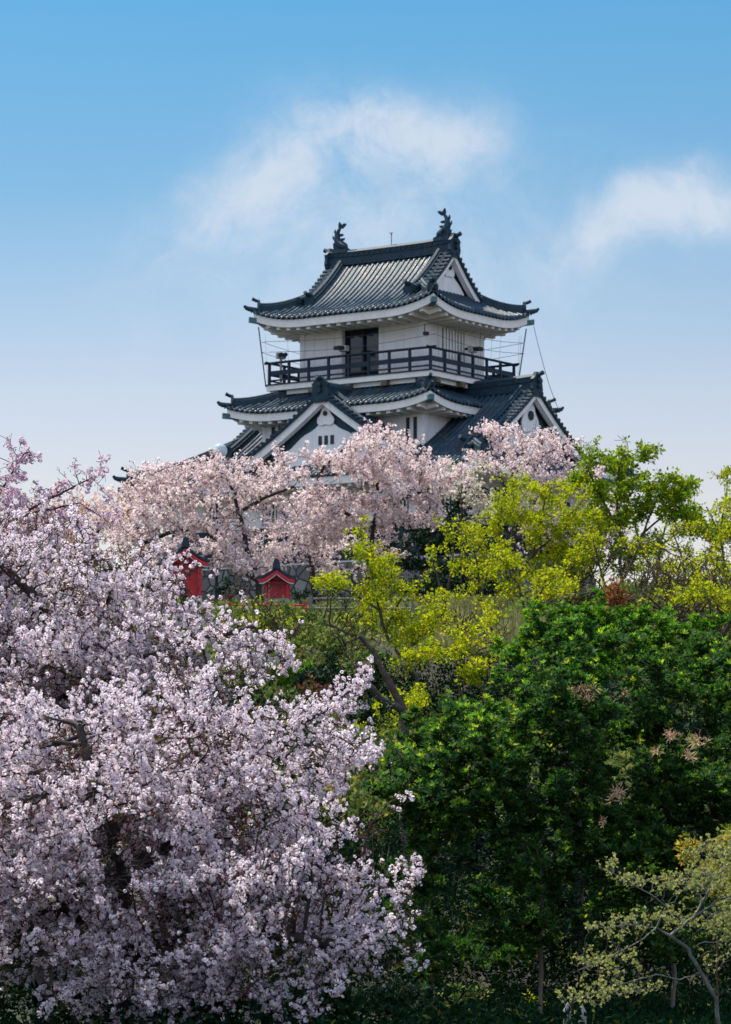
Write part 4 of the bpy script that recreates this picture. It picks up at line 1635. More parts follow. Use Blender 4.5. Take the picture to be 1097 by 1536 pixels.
class Tree:
    """grown skeleton; parts are added by the methods and share one Empty at the foot of the trunk"""
    def __init__(s, name, label, cat, base, limbs, blobs, seed, dens, step, kill, tip, ex, mx, group=None, bias=(0, 0, .08), bark='bark', jit=.18,
                 twigs=0, tw=(.1, .3), up=.25, twr=.03, minr=0.0, iters=220, sink=.15, tpart='trunk', shell=2.4, lobes=None, limb_r=0.0):
        s.rng = Rng(seed)
        s.seed = seed
        foot = np.array(base, float)
        foot[2] = gz(foot[0], foot[1]) - sink
        s.root = tag(empty(name, tuple(foot)), label, cat, group)
        A = blob_points(blobs, dens, s.rng, shell, lobes)
        A = A[A[:, 2] > ground_z(A[:, 0], A[:, 1]) + .12]
        roots = [[tuple(foot)] + list(limbs[0])] + [list(l) for l in limbs[1:]]
        P, par, nr = colonize(A, roots, step, kill, s.rng, bias, iters, jit)
        r = radii(P, par, tip, ex, mx)
        if limb_r:
            hq = np.clip((P[:nr, 2] - foot[2]) / max(.1, P[:nr, 2].max() - foot[2]), 0, 1)
            r[:nr] = np.maximum(r[:nr], limb_r * (1 - .72 * hq))
        if twigs:
            P, par = side_twigs(P, par, r < twr, s.rng, int(twigs * (r < twr).sum()), tw[0], tw[1], up)
            r = np.concatenate([r, np.full(len(P) - len(r), tip * .85)])
        s.P, s.par, s.r, s.foot = P, par, r, foot
        V, Fq = tubes(P, par, r, minr=minr)
        s.trunk = np_obj(tpart, V - foot, Fq, M[bark], s.root, smooth=True)

    def spots(s, rmax, per, jit, along=1.0):
        idx = np.where((s.r < rmax) & (s.par >= 0))[0]
        n = int(len(idx) * per)
        if per >= 1:
            i = np.concatenate([np.repeat(idx, int(per)), s.rng.choice(idx, n - len(idx) * int(per))]) if n > len(idx) * int(per) else np.repeat(idx, int(per))
        else:
            i = s.rng.choice(idx, n, replace=False)
        a, b = s.P[s.par[i]], s.P[i]
        q = s.rng.uniform(0, along, (len(i), 1))
        p = a + (b - a) * q + s.rng.normal(0, jit, (len(i), 3))
        return p, unit(b - a)

    def part(s, name, T, pos, nrm, size, mat, parent=None):
        if len(pos) == 0:
            return None
        sc = s.rng.uniform(size[0], size[1], len(pos))
        V, Fc = put(T, pos, nrm, sc, s.rng)
        return np_obj(name, V - s.foot, Fc, M[mat], parent or s.root)

    def blossom(s, T, per, jit, size, mat, rmax=.02, gap=None, leafT=None, leaf_per=.4, leafmat='bronze', cut=None):
        pos, d = s.spots(rmax, per, jit)
        if gap:
            m = lump(pos, s.seed + 5, gap[0]) + s.rng.normal(0, .25, len(pos)) > gap[1]
            pos = pos[m]
        if cut is not None:
            for (cp, cr) in cut:
                cp = np.array(cp)
                dd = pos - cp
                keep_ = ~((np.hypot(dd[:, 0], dd[:, 2]) < cr * s.rng.uniform(.6, 1.25, len(pos))) & (dd[:, 1] < .15))
                pos = pos[keep_]
        c = s.part('blossom', T, pos, rand_dirs(s.rng, len(pos)), size, mat)
        if leafT:
            pos, d = s.spots(rmax, leaf_per, jit * .9)
            for (cp, cr) in (cut or ()):
                dd = pos - np.array(cp)
                keep_ = ~((np.hypot(dd[:, 0], dd[:, 2]) < cr) & (dd[:, 1] < .05))
                pos, d = pos[keep_], d[keep_]
            s.part('young_leaves', leafT, pos, unit(d + .4 * rand_dirs(s.rng, len(pos))), (.7, 1.3), leafmat)
        return c

    def leaves(s, T, per, jit, size, mat, rmax=.02, name='leaves', gap=None, upn=1.0, sel=None):
        pos, d = s.spots(rmax, per, jit)
        if gap:
            m = lump(pos, s.seed + 5, gap[0]) + s.rng.normal(0, .2, len(pos)) > gap[1]
            pos, d = pos[m], d[m]
        if sel is not None:
            m = sel(pos)
            pos, d = pos[m], d[m]
        nrm = unit(d * .5 + np.array([0, 0, upn]) + .5 * rand_dirs(s.rng, len(pos)))
        return s.part(name, T, pos, nrm, size, mat)


# ---------------- foreground cherries
FG = 'cherry trees in blossom in the foreground'
t = Tree('cherry_tree', 'large pale pink cherry tree in full blossom, nearest and lowest, its dark fork showing', 'cherry tree',
         W(195, 1600, 40), [[W(192, 1480, 40), W(190, 1395, 40), W(191, 1315, 39.9)],
                            [W(191, 1315, 39.9), W(165, 1235, 39.7), W(140, 1165, 39.5), W(120, 1090, 39.6)],
                            [W(191, 1315, 39.9), W(240, 1275, 40.1), W(290, 1235, 40.2), W(350, 1130, 40.6), W(430, 1090, 41.0)],
                            [W(192, 1440, 40), W(290, 1400, 39.6), W(400, 1400, 39.2), W(520, 1420, 39.2)],
                            [W(192, 1420, 40), W(100, 1360, 40.3), W(20, 1300, 40.6)]],
         [(150, 1110, 40.3, 200, 90, 2.2), (300, 1060, 40.8, 150, 75, 1.8), (60, 1200, 40.2, 160, 150, 2.2), (220, 1200, 40.0, 190, 130, 2.4), (390, 1130, 40.3, 110, 90, 1.7),
          (300, 1290, 39.6, 180, 120, 2.2), (440, 1280, 39.4, 110, 85, 1.6), (480, 1380, 39.2, 135, 80, 1.5), (575, 1400, 39.2, 75, 60, .8, 1.4), (330, 1440, 39.0, 190, 65, 1.5),
          (110, 1340, 39.5, 170, 70, 1.8), (-80, 1200, 40.4, 150, 200, 2.0), (-90, 1370, 40, 130, 70, 1.6), (420, 1500, 38.9, 150, 35, .9, .7), (60, 1500, 39, 130, 36, .9, .6), (250, 1500, 39, 130, 40, 1.0, .7), (110, 1430, 39.2, 170, 40, 1.2, .6), (380, 1330, 39.3, 150, 110, 1.8, .6), (150, 1240, 39.8, 200, 120, 2.0, .5), (430, 1180, 40, 90, 50, 1.2), (110, 1045, 40.8, 170, 36, 1.4), (230, 1020, 41, 120, 34, 1.2),
          (470, 1060, 40.9, 95, 26, .6, 2.0), (535, 1030, 41, 40, 20, .35, 3), (500, 1110, 40.5, 60, 22, .5, 2), (520, 1235, 39.3, 62, 40, .6, 1.5), (560, 1225, 39.2, 40, 26, .5, 1.5), (590, 1310, 39.1, 40, 30, .5, 1.4), (545, 1020, 41, 40, 16, .35, 2), (610, 1360, 39.1, 30, 26, .3, 3), (615, 1430, 39.1, 34, 22, .3, 3)],
         101, 34, .10, .10, .0052, 2.35, .15, FG, bias=(0, 0, .06), twigs=.35, tw=(.06, .16), twr=.02, shell=3, jit=.1, lobes=('spray', W(215, 1400, 40), 1.15, .07, 5.2), limb_r=.105)
print('cherry nodes', len(t.P))
t.blossom(T_NEAR, 2.1, .035, (.46, .86), 'petal', .015, (5.5, -.30), T_YL, .7, cut=[(W(190, 1315, 40), .2), (W(198, 1345, 40), .16), (W(170, 1255, 39.8), .16), (W(150, 1195, 39.6), .15), (W(225, 1290, 40), .16), (W(255, 1270, 40), .13), (W(180, 1285, 40), .16)])

t = Tree('cherry_tree', 'mauve pink cherry tree in blossom on the left, just above and behind the nearest one', 'cherry tree',
         W(60, 1500, 47), [[W(70, 1250, 47), W(85, 1050, 47), W(92, 960, 47)],
                           [W(92, 960, 47), W(40, 880, 46.8), W(-20, 830, 46.5)],
                           [W(92, 960, 47), W(150, 905, 47.2), W(230, 870, 47.4)],
                           [W(85, 1050, 47), W(190, 1000, 46.6), W(290, 960, 46.4), W(380, 940, 46.4)]],
         [(70, 880, 47, 150, 80, 2.2), (190, 890, 47.2, 120, 60, 1.8), (60, 985, 46.6, 170, 80, 2.2), (210, 975, 46.5, 150, 55, 1.6), (310, 985, 46.4, 100, 55, 1.2), (-70, 930, 47, 110, 140, 2.0),
          (285, 895, 47, 60, 26, .6, 2), (262, 846, 47.2, 56, 22, .5, 2), (285, 862, 47.1, 40, 30, .5, 2), (180, 830, 47.3, 60, 26, .8, 1.2), (340, 930, 46.8, 60, 26, .6, 1.6), (-20, 770, 47.6, 80, 40, 1.2), (320, 880, 47, 30, 16, .3, 3), (385, 950, 46.4, 60, 22, .5, 2), (425, 965, 46.4, 28, 22, .4, 2.4), (30, 800, 47.4, 110, 50, 1.4), (120, 820, 47.4, 80, 40, 1.2), (235, 840, 47.3, 30, 26, .5, 2),
          (390, 1020, 46.6, 80, 45, .9), (150, 1040, 46.4, 170, 40, 1.4), (420, 990, 46.6, 50, 30, .7, 1.2)],
         102, 30, .11, .11, .0056, 2.35, .15, FG, bias=(.0, 0, .06), twigs=.35, tw=(.07, .18), twr=.02, shell=3, jit=.1, lobes=('spray', W(70, 1120, 47), 1.3, .08, 5.0), limb_r=.10)
print('cherry nodes', len(t.P))
t.blossom(T_NEAR, 2.1, .04, (.52, .95), 'petal', .016, (5.0, -.3), T_YL, 1.0)

t = Tree('cherry_tree', 'dusky mauve cherry tree at the left edge whose sparse top sprays stand against the sky', 'cherry tree',
         W(-60, 1400, 52), [[W(-60, 1100, 52), W(-40, 900, 52), W(-20, 810, 52)],
                            [W(-20, 810, 52), W(25, 775, 52), W(80, 745, 52), W(150, 712, 52)],
                            [W(-20, 810, 52), W(0, 740, 52), W(30, 690, 52)],
                            [W(25, 775, 52), W(70, 765, 52), W(120, 755, 52)]],
         [(20, 740, 52, 80, 40, 1.2), (10, 785, 52, 110, 35, 1.4), (90, 740, 52, 45, 24, .6, 1.4), (45, 675, 52, 26, 14, .3, 2.2), (-10, 690, 52, 55, 26, .8), (120, 770, 52, 70, 24, .8), (-80, 780, 52, 70, 100, 1.6), (135, 712, 52, 20, 9, .2, 3.5), (100, 700, 52, 16, 14, .2, 3)],
         103, 28, .11, .11, .0042, 2.35, .14, FG, bias=(.05, 0, .06), twigs=.3, tw=(.08, .2), twr=.014, shell=3, jit=.1, lobes=('spray', W(-60, 900, 52), 1.2, .08, 2.8))
t.blossom(T_NEAR, 1.0, .03, (.8, 1.4), 'petal_dusk', .013, (1.7, -.45), T_YL, .5)

# ---------------- cherries on the hilltop below the keep
HG = 'cherry trees on the hilltop under the keep'


def far_cherry(label, base, limbs, blobs, seed, mat, per=1.9, dens=48.0, group=HG, gap=(2.3, -.85), **kw):
    a = dict(step=.2, kill=.38, tip=.009, ex=2.35, mx=.24, bias=(0, 0, .06), twigs=1.0, tw=(.15, .4), twr=.035, lobes=(.75, .42, .42))
    a.update(kw)
    t = Tree('cherry_tree', label, 'cherry tree', base, limbs, blobs, seed, dens, a['step'], a['kill'], a['tip'], a['ex'], a['mx'], group, bias=a['bias'],
             twigs=a['twigs'], tw=a['tw'], twr=a['twr'], shell=3, lobes=a['lobes'], limb_r=.14)
    t.blossom(T_MIDB, per, .09, (.8, 1.5), mat, .035, gap, T_YLF, .35)
    print('far cherry', len(t.P))
    return t


far_cherry('wide peach pink cherry tree with a leaning dark trunk, left of the small red shrine', W(388, 905, 117),
           [[W(388, 872, 117), W(372, 830, 117), W(366, 800, 117), W(358, 770, 117), W(352, 745, 117)],
            [W(388, 872, 117), W(350, 845, 117.5), W(330, 815, 118), W(300, 790, 118.2)],
            [W(352, 745, 117), W(340, 715, 117), W(310, 690, 117)], [W(358, 770, 117), W(400, 745, 116.5), W(440, 730, 116)],
            [W(300, 790, 118.2), W(250, 800, 118.5), W(215, 815, 118.5)]],
           [(285, 715, 117.5, 105, 28, 3.0), (395, 735, 117, 70, 36, 2.8), (220, 735, 118, 70, 45, 2.6), (320, 745, 117.2, 90, 40, 2.4), (250, 790, 118, 75, 45, 2.2), (190, 790, 118.2, 40, 40, 2), (240, 840, 118.2, 60, 30, 1.6, .8),
            (430, 780, 117.5, 45, 45, 2), (430, 700, 117.5, 50, 30, 2), (235, 698, 118, 45, 18, 1, 1.4), (310, 690, 117.5, 34, 10, 1.0, 1.2), (420, 840, 118.5, 50, 35, 1.4, .8), (310, 790, 117, 90, 36, 2.2, .7), (370, 830, 118, 70, 30, 1.6, .6), (440, 715, 117.5, 50, 28, 2), (300, 830, 115.5, 70, 34, 1.6, 1.2), (350, 850, 115, 40, 24, 1.2, 1.2), (345, 705, 117.3, 60, 18, 1.4), (250, 712, 118, 60, 20, 1.6)],
           201, 'petal_far')
far_cherry('pale pink cherry tree crowning the middle of the hilltop, right under the front dormer', W(545, 900, 121),
           [[W(555, 840, 121), W(560, 790, 121), W(568, 755, 121), W(566, 730, 121)], [W(568, 755, 121), W(600, 748, 120.5), W(640, 735, 120.2)],
            [W(560, 790, 121), W(500, 760, 121), W(470, 735, 121), W(486, 700, 120.6), W(520, 670, 120.4)], [W(566, 730, 121), W(580, 690, 121)]],
           [(560, 690, 121, 90, 45, 3.2), (555, 645, 120.6, 45, 22, 1.4, 1.2), (640, 705, 120.6, 55, 35, 2.6), (500, 690, 120.6, 60, 40, 2.4), (470, 745, 120.8, 45, 45, 2.2), (600, 750, 120.5, 70, 35, 2.2), (660, 745, 120.4, 32, 28, 1.4),
            (520, 780, 121, 60, 50, 2), (585, 820, 121.5, 45, 40, 1.6), (640, 780, 121, 50, 36, 1.6, .8), (545, 850, 121.5, 60, 26, 1.4, .7), (610, 665, 120.8, 40, 22, 1.6), (450, 685, 120.6, 40, 22, 1.4), (470, 800, 121, 60, 36, 1.8), (680, 720, 120.6, 30, 30, 1.6)],
           202, 'petal_far', dens=56.0, per=2.1, gap=(2.3, -.9))
far_cherry('pale pink cherry tree before the right gable of the keep', W(772, 900, 125),
           [[W(772, 830, 125), W(770, 760, 125), W(770, 712, 125), W(785, 680, 125)], [W(770, 760, 125), W(740, 690, 125), W(735, 650, 125)], [W(770, 712, 125), W(820, 680, 124.6), W(850, 665, 124.6)]],
           [(780, 665, 125, 60, 40, 2.6), (735, 640, 125, 26, 26, 1.2, 1.3), (840, 670, 124.8, 45, 30, 2), (800, 715, 124.6, 70, 35, 2.4), (860, 720, 124.4, 50, 35, 2), (720, 690, 125, 30, 40, 1.6), (875, 665, 124.8, 16, 16, .8, 1.4), (800, 648, 124.8, 44, 16, 1.4, 1.1), (755, 655, 124.8, 30, 18, 1.2), (850, 780, 124.6, 70, 36, 2), (790, 770, 124.6, 50, 30, 1.6, .8), (900, 800, 124.4, 50, 40, 1.8, .8)],
           203, 'petal_far', per=1.9, gap=(1.0, -.6))
far_cherry('cream white blossoming tree under the near corner of the lower roof', W(700, 880, 128),
           [[W(700, 810, 128), W(697, 760, 128), W(700, 720, 128)]],
           [(700, 705, 128, 55, 30, 2.0), (725, 740, 128, 50, 30, 2.0), (670, 730, 128, 35, 30, 1.6), (745, 770, 128, 40, 30, 1.6)],
           204, 'petal_white', group=None, per=1.6)
far_cherry('backlit peach cherry tree on the far left of the hilltop, sky showing through it', W(130, 900, 128),
           [[W(135, 860, 128), W(140, 815, 128), W(150, 790, 128)], [W(140, 815, 128), W(110, 780, 128), W(80, 760, 128)], [W(150, 790, 128), W(190, 770, 128), W(215, 755, 128)]],
           [(120, 760, 128, 70, 40, 2.6), (175, 775, 128, 55, 45, 2.4), (60, 770, 128, 50, 45, 2.4), (130, 815, 128, 80, 35, 2), (200, 745, 128, 40, 25, 1.6), (-20, 800, 128, 70, 60, 2.5), (200, 815, 128, 60, 30, 1.8), (120, 850, 128, 110, 26, 1.8), (40, 820, 128, 70, 40, 2)],
           205, 'petal_peach', per=1.7, gap=(1.0, -.5))
far_cherry('pink cherry tree behind the small red shrine, its low boughs beside the stone wall', W(470, 890, 126),
           [[W(470, 860, 126), W(462, 825, 126), W(450, 800, 126)]],
           [(460, 800, 126, 60, 45, 2.2), (420, 815, 126, 50, 40, 2), (500, 815, 126, 45, 35, 1.8), (490, 850, 126, 40, 20, 1.2, .7)],
           206, 'petal_far', per=1.5, gap=(1.0, -.4))

# bare lopped tree in front of the lower roof
t = Tree('bare_tree', 'bare grey tree with stubby boughs before the near corner of the lower roof', 'tree', W(692, 880, 122),
         [[W(692, 780, 122), W(692, 700, 122), W(690, 678, 122)], [W(690, 678, 122), W(672, 660, 122), W(655, 648, 122)], [W(690, 678, 122), W(700, 662, 122), W(712, 650, 122)], [W(672, 660, 122), W(668, 646, 122)]],
         [(690, 655, 122, 35, 16, .8)], 207, 6, .25, .5, .012, 2.2, .12, None, bark='bark', twigs=0)

# ---------------- evergreens on the right
EG = 'dark evergreen trees on the right'


def evergreen(label, base, limbs, blobs, seed, dens=75, per=1.9, tips=.62, group=EG, mat='ever', size=(.95, 1.6)):
    t = Tree('evergreen_tree', label, 'evergreen tree', base, limbs, blobs, seed, dens, .16, .27, .004, 2.35, .2, group, bias=(0, 0, .05), bark='barkever', twigs=.8, tw=(.1, .3), twr=.03, up=.4, shell=5, lobes=(.62, .66, .30))
    t.leaves(T_ROS, per, .06, size, mat, .03, upn=1.1)
    tips_idx = np.ones(len(t.P), bool)
    tips_idx[t.par[t.par >= 0]] = False
    tp = t.P[tips_idx]
    # new growth, patchy; crowded towards the top, its bright colour also paints sunlit tufts
    hz = (tp[:, 2] - np.median(tp[:, 2])) / max(1, tp[:, 2].std())
    m = lump(tp, seed + 9, 1.1) + .42 * hz + t.rng.normal(0, .35, len(tp)) > (1.0 - 2 * tips)
    tp = tp[m]
    t.part('sun_painted_new_growth', T_ROST, tp + np.array([0, 0, .05]), unit(np.array([0, -.25, 1.1]) + .6 * rand_dirs(t.rng, len(tp))), (.8, 1.45), 'evertip')
    print('evergreen', len(t.P), len(tp))
    return t


def withered(t, px, py, Y, rx, ry, n):
    c = np.array(at(px, py, Y))
    s = Y / F
    q = rand_dirs(t.rng, n) * (t.rng.uniform(0, 1, (n, 1)) ** .5)
    return c + q * np.array([rx * s, .18, ry * s])


t = evergreen('dark evergreen tree beside the big cherry, low left shoulder of the evergreen mass', W(650, 1500, 55),
              [[W(650, 1400, 55), W(648, 1280, 55), W(645, 1200, 55)], [W(648, 1280, 55), W(600, 1200, 55)]],
              [(640, 1150, 55, 85, 75, 2.2), (590, 1190, 54.6, 55, 70, 1.6), (700, 1110, 55.2, 75, 70, 2.2), (640, 1280, 54.6, 75, 90, 2.0), (600, 1120, 55, 50, 40, 1.2), (690, 1230, 54.8, 80, 90, 2.2), (680, 1440, 55, 110, 40, 1.8, .5), (640, 1380, 54.6, 80, 60, 1.6, .8), (745, 1060, 55.2, 55, 45, 1.6), (560, 1180, 54.6, 30, 30, .8)], 301)
t = evergreen('large dark evergreen tree with yellow green tips, in the centre of the evergreen mass', W(810, 1500, 57),
              [[W(812, 1400, 57), W(815, 1250, 57), W(820, 1120, 57), W(825, 1040, 57)], [W(815, 1250, 57), W(760, 1150, 57)], [W(820, 1120, 57), W(880, 1050, 57)]],
              [(820, 1010, 57.4, 95, 60, 2.4), (780, 1080, 57, 110, 85, 2.6), (870, 1090, 56.6, 110, 90, 2.6), (850, 960, 57.6, 70, 40, 1.8), (800, 1190, 56.2, 130, 100, 2.6), (780, 1310, 56.2, 120, 90, 2.3, .9), (880, 1260, 56.2, 90, 90, 2.2, .9), (760, 1400, 56.4, 100, 50, 1.8, .7), (830, 1430, 57, 90, 40, 1.8, .5), (795, 930, 57.8, 35, 26, 1, 1.2)], 302)
tw_ = np.concatenate([withered(t, 880, 1043, 54.3, 22, 18, 26), withered(t, 858, 1035, 54.4, 10, 8, 8), withered(t, 925, 1190, 53.9, 17, 16, 18), withered(t, 905, 1232, 54.0, 9, 5, 5), withered(t, 935, 1042, 54.4, 8, 5, 4)])
tw_ = tw_[::2]
t.part('withered_leaves', T_WITHER, tw_, unit(np.array([0, -.5, .6]) + .7 * rand_dirs(t.rng, len(tw_))), (.8, 1.3), 'tan')
t = evergreen('large dark evergreen tree at the right edge behind the pale budding tree', W(1010, 1500, 58),
              [[W(1010, 1400, 58), W(1005, 1250, 58), W(1000, 1120, 58), W(990, 1030, 58)], [W(1005, 1250, 58), W(1070, 1120, 58)]],
              [(960, 975, 58.4, 80, 40, 2.0), (1040, 1010, 58, 90, 55, 2.4), (980, 1070, 57.6, 110, 80, 2.6), (1070, 1120, 57.4, 100, 100, 2.6), (960, 1180, 57.2, 100, 90, 2.4), (1060, 1260, 57, 110, 100, 2.4), (960, 1300, 57, 90, 80, 2.2, .9), (1020, 1390, 57, 120, 60, 2, .8), (1140, 1050, 58, 70, 110, 2.2), (900, 1390, 57, 80, 60, 1.8, .7)], 303)
tw_ = np.concatenate([withered(t, 1005, 1103, 54.8, 16, 16, 16), withered(t, 1048, 1108, 54.8, 14, 16, 14), withered(t, 985, 1125, 54.8, 10, 8, 7), withered(t, 1035, 1138, 54.8, 12, 8, 8)])
tw_ = tw_[::2]
t.part('withered_leaves', T_WITHER, tw_, unit(np.array([0, -.5, .6]) + .7 * rand_dirs(t.rng, len(tw_))), (.8, 1.3), 'tan')

# dark trees behind the foreground cherries, seen through their gaps
BG = 'dark trees behind the foreground cherries'


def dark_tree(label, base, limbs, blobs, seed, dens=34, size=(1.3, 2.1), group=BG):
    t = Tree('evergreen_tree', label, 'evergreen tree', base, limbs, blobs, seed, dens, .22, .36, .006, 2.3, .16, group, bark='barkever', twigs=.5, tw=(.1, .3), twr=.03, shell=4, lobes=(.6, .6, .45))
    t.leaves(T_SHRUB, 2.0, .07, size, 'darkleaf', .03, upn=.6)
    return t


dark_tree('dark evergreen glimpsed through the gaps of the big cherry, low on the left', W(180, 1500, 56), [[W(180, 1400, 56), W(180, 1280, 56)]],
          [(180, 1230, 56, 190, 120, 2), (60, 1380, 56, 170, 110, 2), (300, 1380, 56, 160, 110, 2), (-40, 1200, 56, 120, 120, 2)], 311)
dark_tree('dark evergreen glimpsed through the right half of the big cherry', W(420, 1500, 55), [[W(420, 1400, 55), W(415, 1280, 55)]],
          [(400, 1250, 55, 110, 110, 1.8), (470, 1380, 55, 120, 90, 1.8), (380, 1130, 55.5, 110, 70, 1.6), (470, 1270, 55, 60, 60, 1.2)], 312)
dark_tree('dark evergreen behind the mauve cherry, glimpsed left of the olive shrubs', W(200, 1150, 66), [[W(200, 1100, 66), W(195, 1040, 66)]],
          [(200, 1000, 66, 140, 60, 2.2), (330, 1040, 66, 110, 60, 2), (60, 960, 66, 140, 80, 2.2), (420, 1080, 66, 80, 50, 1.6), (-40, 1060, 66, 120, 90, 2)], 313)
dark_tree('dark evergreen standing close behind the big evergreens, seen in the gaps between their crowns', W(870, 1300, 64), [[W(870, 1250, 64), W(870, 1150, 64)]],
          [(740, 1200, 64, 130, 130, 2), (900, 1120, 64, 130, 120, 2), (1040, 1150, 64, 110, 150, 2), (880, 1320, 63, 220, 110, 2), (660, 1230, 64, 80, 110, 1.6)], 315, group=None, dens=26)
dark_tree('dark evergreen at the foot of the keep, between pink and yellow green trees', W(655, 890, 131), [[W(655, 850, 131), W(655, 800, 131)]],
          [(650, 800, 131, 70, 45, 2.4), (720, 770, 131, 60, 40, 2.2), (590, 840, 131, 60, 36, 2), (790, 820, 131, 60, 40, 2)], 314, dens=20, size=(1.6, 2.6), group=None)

# bushy tops standing behind the evergreens
t = evergreen('bright green bushy evergreen standing up behind the evergreen mass, below the tall green tree', W(890, 1040, 72),
              [[W(890, 1000, 72), W(888, 960, 72)]], [(850, 925, 72, 60, 40, 2), (930, 920, 72, 60, 38, 2), (1000, 935, 72, 60, 34, 1.6), (1070, 945, 72, 50, 34, 1.6), (790, 945, 72, 50, 42, 1.6), (740, 985, 72, 50, 34, 1.5), (900, 890, 72, 26, 22, .8), (840, 985, 72, 90, 40, 2), (950, 990, 72, 90, 30, 1.8), (915, 895, 72, 22, 18, .6, 1.3)], 304, dens=60, tips=.6, mat='evermid', size=(1.1, 1.8))

tw_ = withered(t, 924, 893, 70.2, 16, 20, 34)
t.part('withered_leaves', T_SHRUB, tw_, unit(np.array([0, -.4, .6]) + .7 * rand_dirs(t.rng, len(tw_))), (1.2, 2.0), 'rust')

# ---------------- young yellow green trees on the slope
YG = 'yellow green young trees on the slope'


def maple(label, base, limbs, blobs, seed, mat='maple', T=None, per=1.35, dens=75.0, group=YG, name='maple_tree', cat='tree', gap=(1.4, -.35), bark='bark2', size=(.8, 1.4), twigs=.8, mx=.13, kill=.32, limb_r=.06, **kw):
    t = Tree(name, label, cat, base, limbs, blobs, seed, dens, .16, kill, .0085, 2.3, mx, group, bias=(0, 0, .12), bark=bark, twigs=twigs, tw=(.12, .35), twr=.02, lobes=(.42, .4, .42), limb_r=limb_r, **kw)
    t.leaves(T or T_MAPLE, per, .06, size, mat, .024, gap=gap)
    print(name, len(t.P))
    return t


maple('yellow green young maple with a twisted dark trunk, in the centre of the slope', W(640, 1055, 88),
      [[W(625, 1015, 88), W(600, 985, 88), W(578, 950, 88), W(570, 915, 88), W(560, 870, 88), W(545, 820, 88)], [W(570, 915, 88), W(530, 890, 87.6), W(500, 880, 87.4)],
       [W(600, 985, 88), W(640, 950, 88.3), W(665, 920, 88.5)], [W(578, 950, 88), W(600, 900, 88)]],
      [(540, 785, 88, 22, 24, .9, 1.6), (548, 830, 88, 36, 28, 1.1), (500, 872, 87.6, 48, 20, 1.2), (590, 855, 88, 45, 36, 1.4), (560, 900, 88, 60, 30, 1.4), (625, 890, 88.2, 55, 36, 1.5), (655, 930, 88.4, 55, 36, 1.5), (610, 940, 88, 60, 30, 1.3), (590, 820, 88, 20, 14, .6)], 401)
maple('small yellow green young tree on the slope, directly right of the central maple', W(668, 935, 100),
      [[W(668, 905, 100), W(678, 850, 100), W(682, 820, 100)], [W(668, 905, 100), W(655, 860, 100), W(648, 838, 100)], [W(678, 850, 100), W(700, 815, 100)]],
      [(672, 790, 100, 26, 22, 1.0, 1.3), (650, 825, 100, 24, 24, .9, 1.2), (700, 812, 100, 32, 24, 1.0, 1.2), (682, 850, 100, 40, 16, .9)], 402)
maple('broad yellow green tree with several dark stems, left of the tall green tree', W(770, 915, 103),
      [[W(765, 880, 103), W(755, 840, 103), W(745, 800, 103), W(755, 760, 103)], [W(765, 880, 103), W(800, 830, 103), W(812, 780, 103), W(820, 740, 103)], [W(755, 840, 103), W(720, 810, 103)], [W(800, 830, 103), W(850, 790, 103)]],
      [(755, 760, 103, 46, 34, 1.6), (812, 735, 103, 46, 30, 1.6), (730, 795, 103, 34, 30, 1.3), (800, 790, 103, 60, 36, 1.8), (865, 780, 103, 50, 36, 1.6), (770, 840, 103, 60, 30, 1.5), (850, 835, 103, 60, 34, 1.5), (720, 850, 103, 30, 22, 1), (860, 740, 103, 36, 30, 1.4), (780, 720, 103, 30, 22, 1.2), (890, 820, 103, 40, 34, 1.4), (830, 870, 103, 60, 22, 1.3)], 403)
maple('tall fresh green tree with dark stems, highest of the trees right of the keep', W(935, 905, 107),
      [[W(932, 860, 107), W(930, 800, 107), W(925, 740, 107), W(930, 700, 107)], [W(932, 860, 107), W(965, 800, 107), W(985, 750, 107)], [W(930, 800, 107), W(900, 740, 107), W(880, 700, 107)], [W(965, 800, 107), W(1000, 770, 107), W(1020, 745, 107)]],
      [(925, 690, 107, 55, 30, 1.8), (970, 680, 107, 32, 26, 1.4, 1.2), (880, 685, 107, 30, 24, 1.3, 1.2), (990, 720, 107, 36, 34, 1.5), (935, 735, 107, 60, 30, 1.8), (1020, 750, 107, 30, 22, 1.2), (960, 770, 107, 60, 22, 1.4, .7), (890, 665, 107, 30, 12, .8, 1.3), (930, 830, 107, 70, 30, 1.6, .6), (900, 770, 107, 40, 26, 1.4, .8), (1030, 725, 107, 26, 22, 1.2), (950, 660, 107, 36, 14, 1.0, 1.2), (860, 720, 107, 26, 24, 1.2, .8), (1045, 780, 107, 26, 26, 1.2, .7)], 404, 'fresh', T_FRESH, gap=(1.2, -.3), name='broadleaf_tree', group=None)
maple('yellow green tree cut by the right edge of the view, against the sky', W(1095, 900, 100),
      [[W(1088, 850, 100), W(1080, 800, 100), W(1090, 740, 100)], [W(1080, 800, 100), W(1060, 760, 100)]],
      [(1095, 715, 100, 26, 30, 1.2, 1.1), (1100, 770, 100, 44, 50, 1.6), (1065, 800, 100, 36, 36, 1.4, .8), (1090, 860, 100, 50, 30, 1.4), (1030, 850, 100, 36, 26, 1.2, .7)], 405, gap=(1.2, .0))
maple('yellow green saplings and shrub right of the pale grass patch', W(800, 945, 96),
      [[W(800, 915, 96), W(805, 885, 96)], [W(800, 915, 96), W(770, 890, 96)]],
      [(790, 890, 96, 50, 26, 1.3), (840, 880, 96, 45, 26, 1.3), (730, 905, 96, 40, 26, 1.2)], 406, group=None, name='sapling_clump', cat='shrub', tpart='stems')
